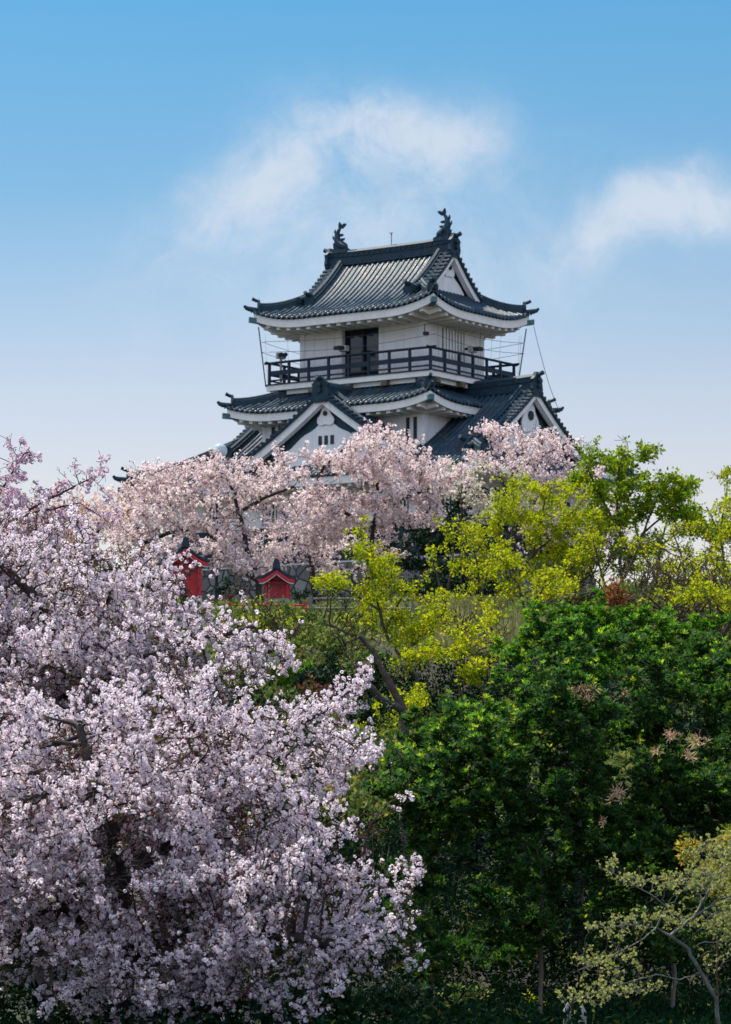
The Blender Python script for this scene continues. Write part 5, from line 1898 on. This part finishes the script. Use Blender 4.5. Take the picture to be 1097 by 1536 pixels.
maple('light yellow green shrub under the leaning trunks in the centre', W(600, 1080, 80),
      [[W(600, 1060, 80), W(598, 1045, 80)]], [(600, 1060, 80, 50, 22, 1.3), (560, 1075, 79, 35, 16, 1.0), (640, 1040, 80, 30, 18, .9), (540, 1085, 79, 26, 12, .8)], 407, group=None, name='shrub', cat='shrub', tpart='stems', gap=None)

maple('fresh green tree leaning right beside the tallest tree, its dark stems against the sky', W(985, 915, 109),
      [[W(985, 870, 109), W(990, 820, 109), W(1005, 770, 109)], [W(985, 870, 109), W(960, 820, 109), W(950, 770, 109)], [W(990, 820, 109), W(1030, 790, 109)]],
      [(1015, 735, 109, 34, 30, 1.4), (985, 770, 109, 40, 22, 1.3), (1035, 770, 109, 26, 24, 1.2), (950, 760, 109, 36, 26, 1.3), (900, 745, 109, 40, 30, 1.4), (960, 830, 109, 50, 24, 1.3, .8), (1030, 800, 109, 50, 30, 1.5), (1075, 800, 109, 36, 34, 1.4), (920, 790, 109, 50, 26, 1.4), (1000, 740, 109, 44, 34, 1.5)], 409, 'fresh', T_FRESH, gap=(1.2, -.2), name='broadleaf_tree', group=None)
maple('straggly yellow green tree among the brown twigs, below the tallest green tree', W(915, 935, 101),
      [[W(915, 900, 101), W(900, 850, 101), W(890, 810, 101)], [W(915, 900, 101), W(945, 850, 101), W(960, 815, 101)], [W(900, 850, 101), W(870, 820, 101)]],
      [(890, 800, 101, 46, 26, 1.4, .8), (955, 815, 101, 40, 26, 1.3, .8), (870, 840, 101, 40, 24, 1.2, .8), (1010, 830, 101, 46, 22, 1.3, .7), (930, 870, 101, 60, 22, 1.2, .7), (1040, 900, 101, 50, 20, 1.1, .6)], 410, gap=(1.3, .05))
maple('broad low yellow green shrub filling the slope right of the leaning trunks', W(690, 1010, 86),
      [[W(690, 985, 86), W(690, 960, 86)], [W(690, 985, 86), W(650, 965, 86)]],
      [(650, 985, 86, 50, 26, 1.3), (700, 960, 86, 50, 28, 1.3), (740, 925, 88, 40, 30, 1.2), (720, 1005, 85, 50, 24, 1.2), (610, 1000, 86, 36, 24, 1.0, .7)], 411, group=None, name='sapling_clump', cat='shrub', tpart='stems', gap=(1.3, .05))
maple('yellow green saplings in a row below the brown twigs at the right', W(960, 960, 92),
      [[W(960, 935, 92), W(965, 905, 92)], [W(960, 935, 92), W(920, 900, 92)], [W(960, 935, 92), W(1030, 905, 92)]],
      [(900, 880, 92, 46, 24, 1.3), (960, 890, 92, 46, 22, 1.3), (1030, 885, 92, 50, 26, 1.3), (1085, 900, 92, 40, 30, 1.3), (850, 900, 92, 40, 24, 1.2)], 412, group=None, name='sapling_clump', cat='shrub', tpart='stems', gap=(1.3, .1))
maple('slim yellow green tree with a forked stem just left of the broad one', W(722, 925, 101.5),
      [[W(722, 890, 101.5), W(715, 840, 101.5), W(705, 800, 101.5)], [W(722, 890, 101.5), W(738, 840, 101.5), W(745, 815, 101.5)]],
      [(705, 790, 101.5, 30, 30, 1.2), (742, 825, 101.5, 34, 30, 1.2), (715, 865, 101.5, 46, 22, 1.2), (690, 885, 101.5, 30, 18, 1.0)], 413)
maple('yellow green tree between the tall green trees and the right edge, low and wide', W(1030, 930, 104),
      [[W(1030, 890, 104), W(1025, 840, 104), W(1010, 800, 104)], [W(1030, 890, 104), W(1060, 840, 104), W(1075, 800, 104)]],
      [(1010, 810, 104, 40, 26, 1.4, .8), (1060, 820, 104, 46, 30, 1.4, .8), (1030, 860, 104, 60, 26, 1.4, .8), (980, 850, 104, 46, 24, 1.3, .8), (1095, 840, 104, 40, 40, 1.4, .8), (1050, 790, 104, 40, 26, 1.4), (960, 820, 104, 40, 26, 1.3)], 414, gap=(1.3, -.05))
maple('small yellow green tree in front of the broad one, leaning left over the grass patch', W(790, 960, 94),
      [[W(790, 930, 94), W(780, 880, 94), W(760, 850, 94)], [W(790, 930, 94), W(815, 880, 94)]],
      [(755, 845, 94, 44, 26, 1.3), (815, 860, 94, 46, 28, 1.3), (780, 890, 94, 60, 24, 1.3), (850, 895, 94, 44, 22, 1.2)], 415, gap=(1.3, -.1))
# bare brown thickets
def thicket(label, base, blobs, seed, bark='bark2', stems=7, rx=60, dens=6, leaf=None, grp=None, name='bare_shrub'):
    rng = Rng(seed)
    px, py, Y = base
    limbs = [[W(px, py - 4, Y)]]
    for k in range(stems):
        b = blobs[k % len(blobs)]
        limbs.append([W(px, py - 4, Y), W(px + (b[0] - px) * .5 + rng.uniform(-rx, rx) * .4, py - (py - b[1]) * .45, Y + rng.uniform(-.6, .6)), W(b[0] + rng.uniform(-b[3], b[3]) * .6, b[1] + b[4] * .4, Y + rng.uniform(-.6, .6))])
    t = Tree(name, label, 'shrub', W(px, py, Y), limbs, blobs, seed, dens * 3.4, .18, .28, .012, 2.4, .07, grp, bias=(0, 0, .2), bark=bark, twigs=1.0, tw=(.2, .6), twr=.02, up=.6, tpart='stems')
    if leaf:
        t.leaves(T_MAPLE, leaf[1], .06, (.6, 1.1), leaf[0], .012, gap=(1.2, .1))
    return t


M['twig'] = bark_mat('brown_twigs', (0.035, 0.024, 0.018), (0.07, 0.048, 0.032))
thicket('leafless brown thicket of fine twigs at the right, below the tall green tree', (1010, 945, 98), [(1000, 870, 98, 70, 45, 1.6), (1060, 880, 98, 50, 50, 1.4), (950, 880, 98, 40, 40, 1.3)], 501, 'twig', 9, dens=9, leaf=('maple', .25))
thicket('leafless brown brush at the right edge of the view, below the trees there', (1085, 960, 96), [(1085, 890, 96, 50, 46, 1.4), (1040, 900, 96, 46, 40, 1.3)], 504, 'twig', 9, dens=9, leaf=('maple', .2))
thicket('leafless twiggy shrub on the pale grass patch beside the central maple', (695, 985, 93), [(700, 940, 93, 45, 32, 1.2), (740, 950, 93, 35, 26, 1)], 502, 'twig', 7, dens=8, leaf=('maple', .3))
thicket('leafless twiggy shrub between the broad yellow green tree and the tall green tree', (865, 915, 102), [(860, 860, 102, 60, 30, 1.4), (900, 840, 102, 45, 40, 1.3)], 503, 'twig', 8, dens=8, leaf=('maple', .3))
thicket('leafless grey brown saplings on the slope left of the central maple', (520, 985, 90), [(510, 920, 90, 46, 40, 1.2), (555, 940, 90, 36, 34, 1)], 505, 'twig', 7, dens=6, leaf=('olive', .5))
thicket('thin leafless saplings on the slope under the left end of the red fence', (400, 985, 92), [(395, 930, 92, 40, 36, 1.2), (440, 940, 92, 36, 34, 1)], 506, 'twig', 6, dens=6, leaf=('maple', .4))
# leaning dark trunks in the middle of the slope
t = maple('old leaning tree with two bare dark trunks in the hollow', W(612, 1095, 74),
          [[W(606, 1065, 74), W(590, 1035, 74), W(574, 1008, 74)], [W(606, 1065, 74), W(570, 1048, 73.8), W(545, 1020, 73.6), W(535, 1000, 73.6)], [W(574, 1008, 74), W(560, 975, 74), W(540, 955, 74)]],
          [(545, 975, 74, 40, 26, 1.1), (600, 985, 74, 36, 22, 1.0), (520, 1010, 73.8, 26, 20, .8)], 408, mat='olive', T=T_SHRUB, group=None, name='leaning_tree', per=.8, mx=.16, gap=(1.4, .2), limb_r=.2)

# ---------------- shrubs on the slope
SG = 'leafy shrubs on the slope'


def shrub(label, px, py, Y, rx, ry, seed, mat='olive', T=None, per=1.6, dens=14, group=None, size=(.8, 1.4), dz=None, name='shrub', gap=None, extra=()):
    s = Y / F
    dz = dz or rx * s * .8
    t = Tree(name, label, 'shrub', W(px, py + ry, Y), [[W(px, py + ry * .6, Y)]], [(px, py, Y, rx, ry, dz), (px - rx * .55, py + ry * .3, Y, rx * .6, ry * .65, dz * .7), (px + rx * .55, py + ry * .25, Y, rx * .6, ry * .7, dz * .7)] + list(extra),
             seed, dens, .13, .3, .005, 2.3, .05, group, bias=(0, 0, .1), bark='twig', twigs=.8, tw=(.08, .25), twr=.02, up=.4, tpart='stems')
    zmin = at(px, py + ry * 1.3, Y).z
    t.leaves(T or T_SHRUB, per, .05, size, mat, .02, gap=gap, sel=lambda p: p[:, 2] > zmin)
    return t


shrub('olive green leafy shrub on the slope below the red fence', 405, 948, 98, 70, 34, 601, 'olive', group=SG, size=(1.3, 2.2), dens=20)
shrub('olive green leafy shrub below the grey timber fence, left of the central maple', 500, 965, 95, 66, 40, 602, 'olive', group=SG, size=(1.3, 2.2), dens=20)
shrub('dark green shrub in the hollow below the olive shrubs', 505, 1012, 84, 60, 36, 603, 'darkleaf', group=None, dens=22, size=(1.2, 2.0))
shrub('yellowish shrub low in the hollow, tucked behind the cherry spray tip', 470, 985, 88, 35, 26, 604, 'olive', group=None)
for k_, (lab, px, py, Y, rx, ry, mat_, sz, T_) in enumerate((
        ('feathery grey green shrub right under the small red shrine', 440, 925, 99.5, 40, 24, 'olive', (.9, 1.6), T_MAPLE),
        ('lime tinted shrub at the foot of the grey timber fence', 545, 930, 99, 44, 28, 'maple', (.7, 1.2), T_MAPLE),
        ('dark glossy shrub below the lime tinted one', 560, 1000, 88, 46, 34, 'ever', (1.2, 1.9), T_ROS),
        ('mid green shrub left of the dark hollow, above the cherry sprays', 430, 1000, 86, 46, 30, 'evermid', (.9, 1.5), T_ROS),
        ('olive shrub by the left end of the red fence', 365, 925, 99, 40, 26, 'olive', (1.0, 1.8), T_SHRUB),
        ('small bronze tinted shrub in the middle of the slope', 470, 1035, 80, 34, 22, 'bronze', (1.2, 2.0), T_SHRUB),
        ('rounded dark shrub beneath the leaning trunks', 640, 1085, 72, 60, 34, 'ever', (1.2, 1.9), T_ROS),
        ('dark shrub on the slope right below the pale cherry spray tip', 560, 1070, 70, 50, 32, 'darkleaf', (1.0, 1.6), T_SHRUB))):
    shrub(lab, px, py, Y, rx, ry, 640 + k_, mat_, T_, group=SG, dens=22, size=sz)
shrub('dark conifer like bush in front of the left red shrine', 272, 902, 100, 32, 34, 605, 'darkleaf', group=None, dens=26, T=T_SHRUB, name='dark_bush')
shrub('dark bush glimpsed between the cherry boughs left of the red shrines', 130, 850, 100, 50, 30, 606, 'darkleaf', group=None, dens=18, name='dark_bush')
shrub('dark green shrub against the stone wall between the two red shrines', 345, 882, 112.5, 34, 18, 660, 'darkleaf', group=None, dens=22, size=(1.1, 1.8))
shrub('clipped dark hedge behind the small red shrine, below the stone wall', 480, 893, 122, 70, 14, 607, 'darkleaf', group=None, dens=20, name='hedge', dz=1.0)
shrub('dark evergreen bush at the foot of the stone wall, behind the yellow green maples', 690, 870, 126, 90, 40, 608, 'darkleaf', group=None, dens=9, name='dark_bush', size=(1.2, 2.0))
shrub('amber tinted shrub between the lower cherry and the evergreen mass', 500, 1190, 56, 40, 28, 609, 'gold', group=None, dens=20)
shrub('dark shrub under the big cherry, at the bottom centre', 590, 1500, 47, 90, 40, 610, 'darkleaf', group=None, dens=16, name='dark_bush')
shrub('yellow green low shrub in a sun patch at the bottom, right of the big cherry', 690, 1490, 58, 60, 26, 611, 'olive', dens=14)
shrub('bright yellow green sprig shrub in a sun patch under the evergreens', 800, 1498, 60, 40, 22, 612, 'maple', dens=12, gap=(1.8, .1))
shrub('golden leaved shrub behind the pale budding tree at the right edge', 1075, 1280, 45, 78, 52, 614, 'gold', dens=55, per=2.6, T=T_SHRUB, size=(.7, 1.25), extra=((1120, 1330, 45, 60, 60, .6),))

t = Tree('cherry_tree', 'pale pink cherry boughs in the hollow, between the big cherry and the evergreen mass', 'cherry tree', W(500, 1330, 62),
         [[W(505, 1220, 62), W(510, 1160, 62)]], [(510, 1120, 62, 70, 32, 1.4), (560, 1105, 62, 36, 20, .8), (480, 1150, 62, 60, 36, 1.2), (545, 1140, 62, 45, 20, .8)],
         104, 55, .14, .3, .005, 2.35, .1, FG, twigs=1.0, tw=(.1, .3), twr=.02)
t.blossom(T_MIDB, 1.7, .05, (.7, 1.2), 'petal', .02, (1.6, -.7), T_YL, .4)

# ---------------- undergrowth and grass that nobody could count
def undergrowth(name, n, xr, yr, hfun, T, size, mat, seed, thr=-.2, scale=.35, kind='stuff'):
    rng = Rng(seed)
    x, y = rng.uniform(*xr, n), rng.uniform(*yr, n)
    P0 = np.stack([x, y, 0 * x], 1)
    f = lump(P0, seed, scale)
    k = f + rng.normal(0, .2, n) > thr
    x, y, f = x[k], y[k], f[k]
    h = hfun(f, rng)
    P = np.stack([x, y, ground_z(x, y) + h], 1)
    nrm = unit(np.array([0, 0, 1.0]) + .6 * rand_dirs(rng, len(P)))
    V, Fc = put(T, P, nrm, rng.uniform(size[0], size[1], len(P)), rng)
    return tag(np_obj(name, V, Fc, M[mat]), kind=kind)


undergrowth('slope_undergrowth', 60000, (-17, 17), (66, 108), lambda f, r: r.uniform(0, 1, len(f)) * np.clip(.25 + .8 * f, .06, 1.3), T_SHRUB, (1.2, 2.8), 'olive', 31, -.35)
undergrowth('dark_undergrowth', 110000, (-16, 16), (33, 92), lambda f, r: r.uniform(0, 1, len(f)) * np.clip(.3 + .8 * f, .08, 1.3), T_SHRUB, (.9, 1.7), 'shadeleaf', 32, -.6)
M['straw'] = leaf_mat('pale_straw_grass', [(0, (.12, .14, .04)), (.5, (.22, .23, .09)), (1, (.36, .35, .19))], .4)
c_ = at(745, 955, 99)
undergrowth('grass', 7000, (c_.x - 1.7, c_.x + 1.5), (95, 105), lambda f, r: 0 * f, T_GRASS, (.8, 1.7), 'straw', 33, -.5)

# ---------------- red shrines, fences and lamp on the edge of the hilltop
def gable_roof(b, wx, y0, y1, ze, zr, over, th=.09, seg=8):
    """curved gable roof with ridge along y; b gets the shell"""
    for sd in (-1, 1):
        up, lo = [], []
        for k in range(seg + 1):
            q = k / seg
            x = sd * (wx + over) * q
            z = zr - (zr - ze) * (1.35 * q - .35 * q * q) + .06 * max(0, q - .8) * 5
            up.append((x, z))
        for k in range(seg):
            (xa, za), (xb, zb) = up[k], up[k + 1]
            b.prism([(xa, y0, za), (xb, y0, zb), (xb, y0, zb + th), (xa, y0, za + th)] if sd > 0 else [(xb, y0, zb), (xa, y0, za), (xa, y0, za + th), (xb, y0, zb + th)], (0, y1 - y0, 0))
    return b


def shrine(px, py, Y, wd, wall_h, roof_h, label, rz=0.0, posts=True):
    p = at(px, py, Y)
    o = empty('shrine', (p.x, Y, gz(p.x, Y) - .02), rz)
    tag(o, label, 'shrine', 'red shrines on the hilltop edge')
    h0 = .24
    b = MB()
    b.box(-wd * .62, wd * .62, -.75, .75, 0, h0, .03)
    b.build('plinth', M['granite'], o)
    b = MB()
    b.box(-wd * .38, wd * .5, -.42, .6, h0, wall_h)
    w_ = b.build('body', M['red'], o)
    b = MB()
    b.box(.06 * wd, .06 * wd + .018, -.428, -.4205, h0 + .1, wall_h * .82)
    b.box(-wd * .3, wd * .42, -.428, -.4205, wall_h * .82, wall_h * .82 + .02)
    b.box(wd * .16, wd * .24, -.436, -.4205, wall_h * .70, wall_h * .76)
    b.build('door_fittings', M['dark'], w_)
    for x in (-wd * .55, wd * .55):
        for y in (-.62, .62):
            b = MB()
            b.box(x - .05, x + .05, y - .05, y + .05, h0, wall_h + .12, .012)
            b.build('post', M['red'], o)
    b = MB()
    gable_roof(b, wd * .62, -.95, .9, wall_h - .02, wall_h + roof_h, .22)
    r_ = b.build('roof', M['ridge'], o)
    for nm, dz, dy, mt, th in (('barge_board', -.14, -.94, 'red', .12), ('white_board', -.18, -.90, 'plaster', .035)):
        b = MB()
        gable_roof(b, wd * .60 + (dz + .14) * .5, dy, dy + .05, wall_h - .02 + dz, wall_h + roof_h + dz, .20, th)
        b.build(nm, M[mt], r_)
    b = MB()
    b.prism([(-wd * .56, -.6, wall_h + .02), (wd * .56, -.6, wall_h + .02), (0, -.6, wall_h + roof_h * .82)], (0, 1.2, 0))
    b.build('gable', M['red'], o)
    b = MB()
    zt = wall_h + roof_h + .06
    b.sweep([(0, -1.0, zt), (0, .95, zt)], [(-.1, 0), (.1, 0), (.08, .16), (0, .2), (-.08, .16)])
    b.prism([(-.14, -1.02, zt - .05), (.14, -1.02, zt - .05), (.09, -1.02, zt + .24), (0, -1.02, zt + .30), (-.09, -1.02, zt + .24)], (0, .05, 0))
    b.build('ridge', M['ridge'], r_)
    return o


shrine(416, 905, 110, .66, .86, .34, 'small vermilion shrine with a dark curved gable roof, behind the red fence')
shrine(274, 890, 108.5, .95, 1.35, .50, 'taller vermilion shrine half hidden behind cherry sprays, left of the small one', .15)


def fence(name, label, mat, x0, x1, Y, ztop, zs, pitch, pw, cat='fence', Y1=None):
    a, b_ = at(x0, 905, Y), at(x1, 905, Y1 or Y)
    d = Vector((b_.x - a.x, b_.y - a.y, 0))
    L = d.length
    o = empty(name, (a.x, a.y, gz(a.x, a.y)), math.atan2(d.y, d.x))
    tag(o, label, cat)
    n = max(1, round(L / pitch))
    for i in range(n + 1):
        x = i * L / n
        b = MB()
        b.box(x - pw, x + pw, -pw, pw, -.4, ztop + .08, .01)
        b.build('post', M[mat], o)
    for z in zs:
        b = MB()
        b.tube([(-.1 if mat != 'red' else -.02, 0, z), (L * .5, 0, z + .01), (L + .1 if mat != 'red' else L + .02, 0, z)], pw * .62, 8)
        b.build('rail', M[mat], o)
    return o


fence('fence', 'low vermilion post and rail fence in front of the small shrine', 'red', 345, 458, 101.8, .42, (.14, .40), 1.2, .045)
fence('fence', 'weathered grey timber post and rail fence running right from the red fence', 'greywood', 466, 620, 102.2, .62, (.28, .58), 1.35, .06)

p = at(325, 860, 117.4)
lamp = empty('lamp_post', (p.x, 117.4, gz(p.x, 117.4) - .02))
tag(lamp, 'slender lamp post with a pale blue globe, rising among the hilltop cherries', 'lamp')
ztop = at(327, 694, 117.4).z - lamp.location.z
b = MB()
b.lathe([(0, 0), (.13, 0), (.12, .3), (.07, .38), (.055, 1.5), (.045, ztop), (.11, ztop + .02), (.12, ztop + .16), (.0, ztop + .2)], k=12)
b.build('post', M['navy'], lamp, smooth=False)
b = MB()
b.lathe([(.27 * math.sin(max(.04, min(3.10, a))), ztop + .36 - .27 * math.cos(a)) for a in np.linspace(.04, 3.10, 14)], (.10, 0, .07), 20)
b.tube([(0, 0, ztop + .1), (.10, 0, ztop + .2)], .05, 8)
b.build('globe', M['globe'], lamp, smooth=True)

# ---------------- bits of stonework and trunks at the very bottom
def stone_post(px, py, Y, w_, h, label, grp):
    p = at(px, py, Y)
    z = gz(p.x, Y)
    o = empty('stone_post', (p.x, Y, z - .1), .2)
    tag(o, label, 'stone post', grp)
    b = MB()
    b.box(-w_, w_, -w_, w_, 0, h, .02)
    b.prism([(-w_, -w_, h), (w_, -w_, h), (w_, w_, h), (-w_, w_, h)], (0, 0, .02))
    b.build('shaft', M['granite'], o)
    b = MB()
    b.add([(-w_, -w_, h + .024), (w_, -w_, h + .024), (w_, w_, h + .024), (-w_, w_, h + .024), (0, 0, h + .15)], [(0, 1, 4), (1, 2, 4), (2, 3, 4), (3, 0, 4), (3, 2, 1, 0)])
    b.build('cap', M['granite'], o)


stone_post(852, 1515, 47, .055, .83, 'pale stone post at the bottom, left one of the pair under the budding tree', 'stone posts at the bottom edge')
stone_post(874, 1515, 47.6, .05, .80, 'narrower stone post at the bottom, right one of the pair under the budding tree', 'stone posts at the bottom edge')

# ---------------- pale budding tree, bottom right
t = Tree('budding_tree', 'pale grey branched tree with sparse yellow buds, leaning in from the bottom right corner', 'tree', W(1090, 1590, 38),
         [[W(1075, 1500, 38), W(1052, 1460, 38), W(1032, 1425, 38), W(1005, 1403, 38), W(985, 1392, 38)],
          [W(985, 1392, 38), W(960, 1412, 37.8), W(930, 1428, 37.6), W(900, 1445, 37.5), W(868, 1455, 37.4)], [W(985, 1392, 38), W(945, 1388, 38), W(905, 1392, 37.9), W(885, 1390, 37.9)],
          [W(1005, 1403, 38), W(1040, 1376, 38.2), W(1075, 1352, 38.3), W(1110, 1340, 38.3)], [W(985, 1392, 38), W(1000, 1360, 38), W(975, 1340, 38), W(945, 1325, 38), W(910, 1305, 38)],
          [W(1052, 1460, 38), W(1020, 1470, 37.6), W(985, 1462, 37.5), W(940, 1475, 37.3), W(890, 1490, 37.2), W(850, 1510, 37.2)], [W(1040, 1376, 38.2), W(1075, 1315, 38.4), W(1100, 1270, 38.5)]],
         [(1050, 1325, 38.2, 75, 20, 1.2, 1.3), (960, 1322, 38, 55, 14, .9, 1.5), (920, 1300, 38, 22, 12, .5, 2), (1085, 1290, 38.4, 60, 40, 1.2), (920, 1392, 37.9, 48, 16, .8, 1.6), (990, 1375, 38, 60, 14, .9), (910, 1440, 37.6, 60, 14, .7, 1.5),
          (930, 1485, 37.3, 75, 12, .8, 1.4), (880, 1500, 37.2, 45, 12, .6, 1.4), (1040, 1385, 38.2, 60, 12, .8), (1110, 1380, 38.3, 50, 50, 1.2)],
         701, 640, .07, .10, .0022, 2.45, .028, None, bias=(0, 0, .06), bark='barkgrey', jit=.3, twigs=.5, tw=(.05, .14), twr=.008, up=.6)
tips_idx = np.ones(len(t.P), bool)
tips_idx[t.par[t.par >= 0]] = False
tp = t.P[tips_idx]
tp = np.concatenate([tp, t.P[(t.r < .006) & (t.rng.uniform(size=len(t.P)) < .26)]])
t.part('buds', T_BUD, tp, unit(np.array([0, 0, 1.0]) + .5 * rand_dirs(t.rng, len(tp))), (.8, 1.6), 'bud')
print('budding', len(t.P))
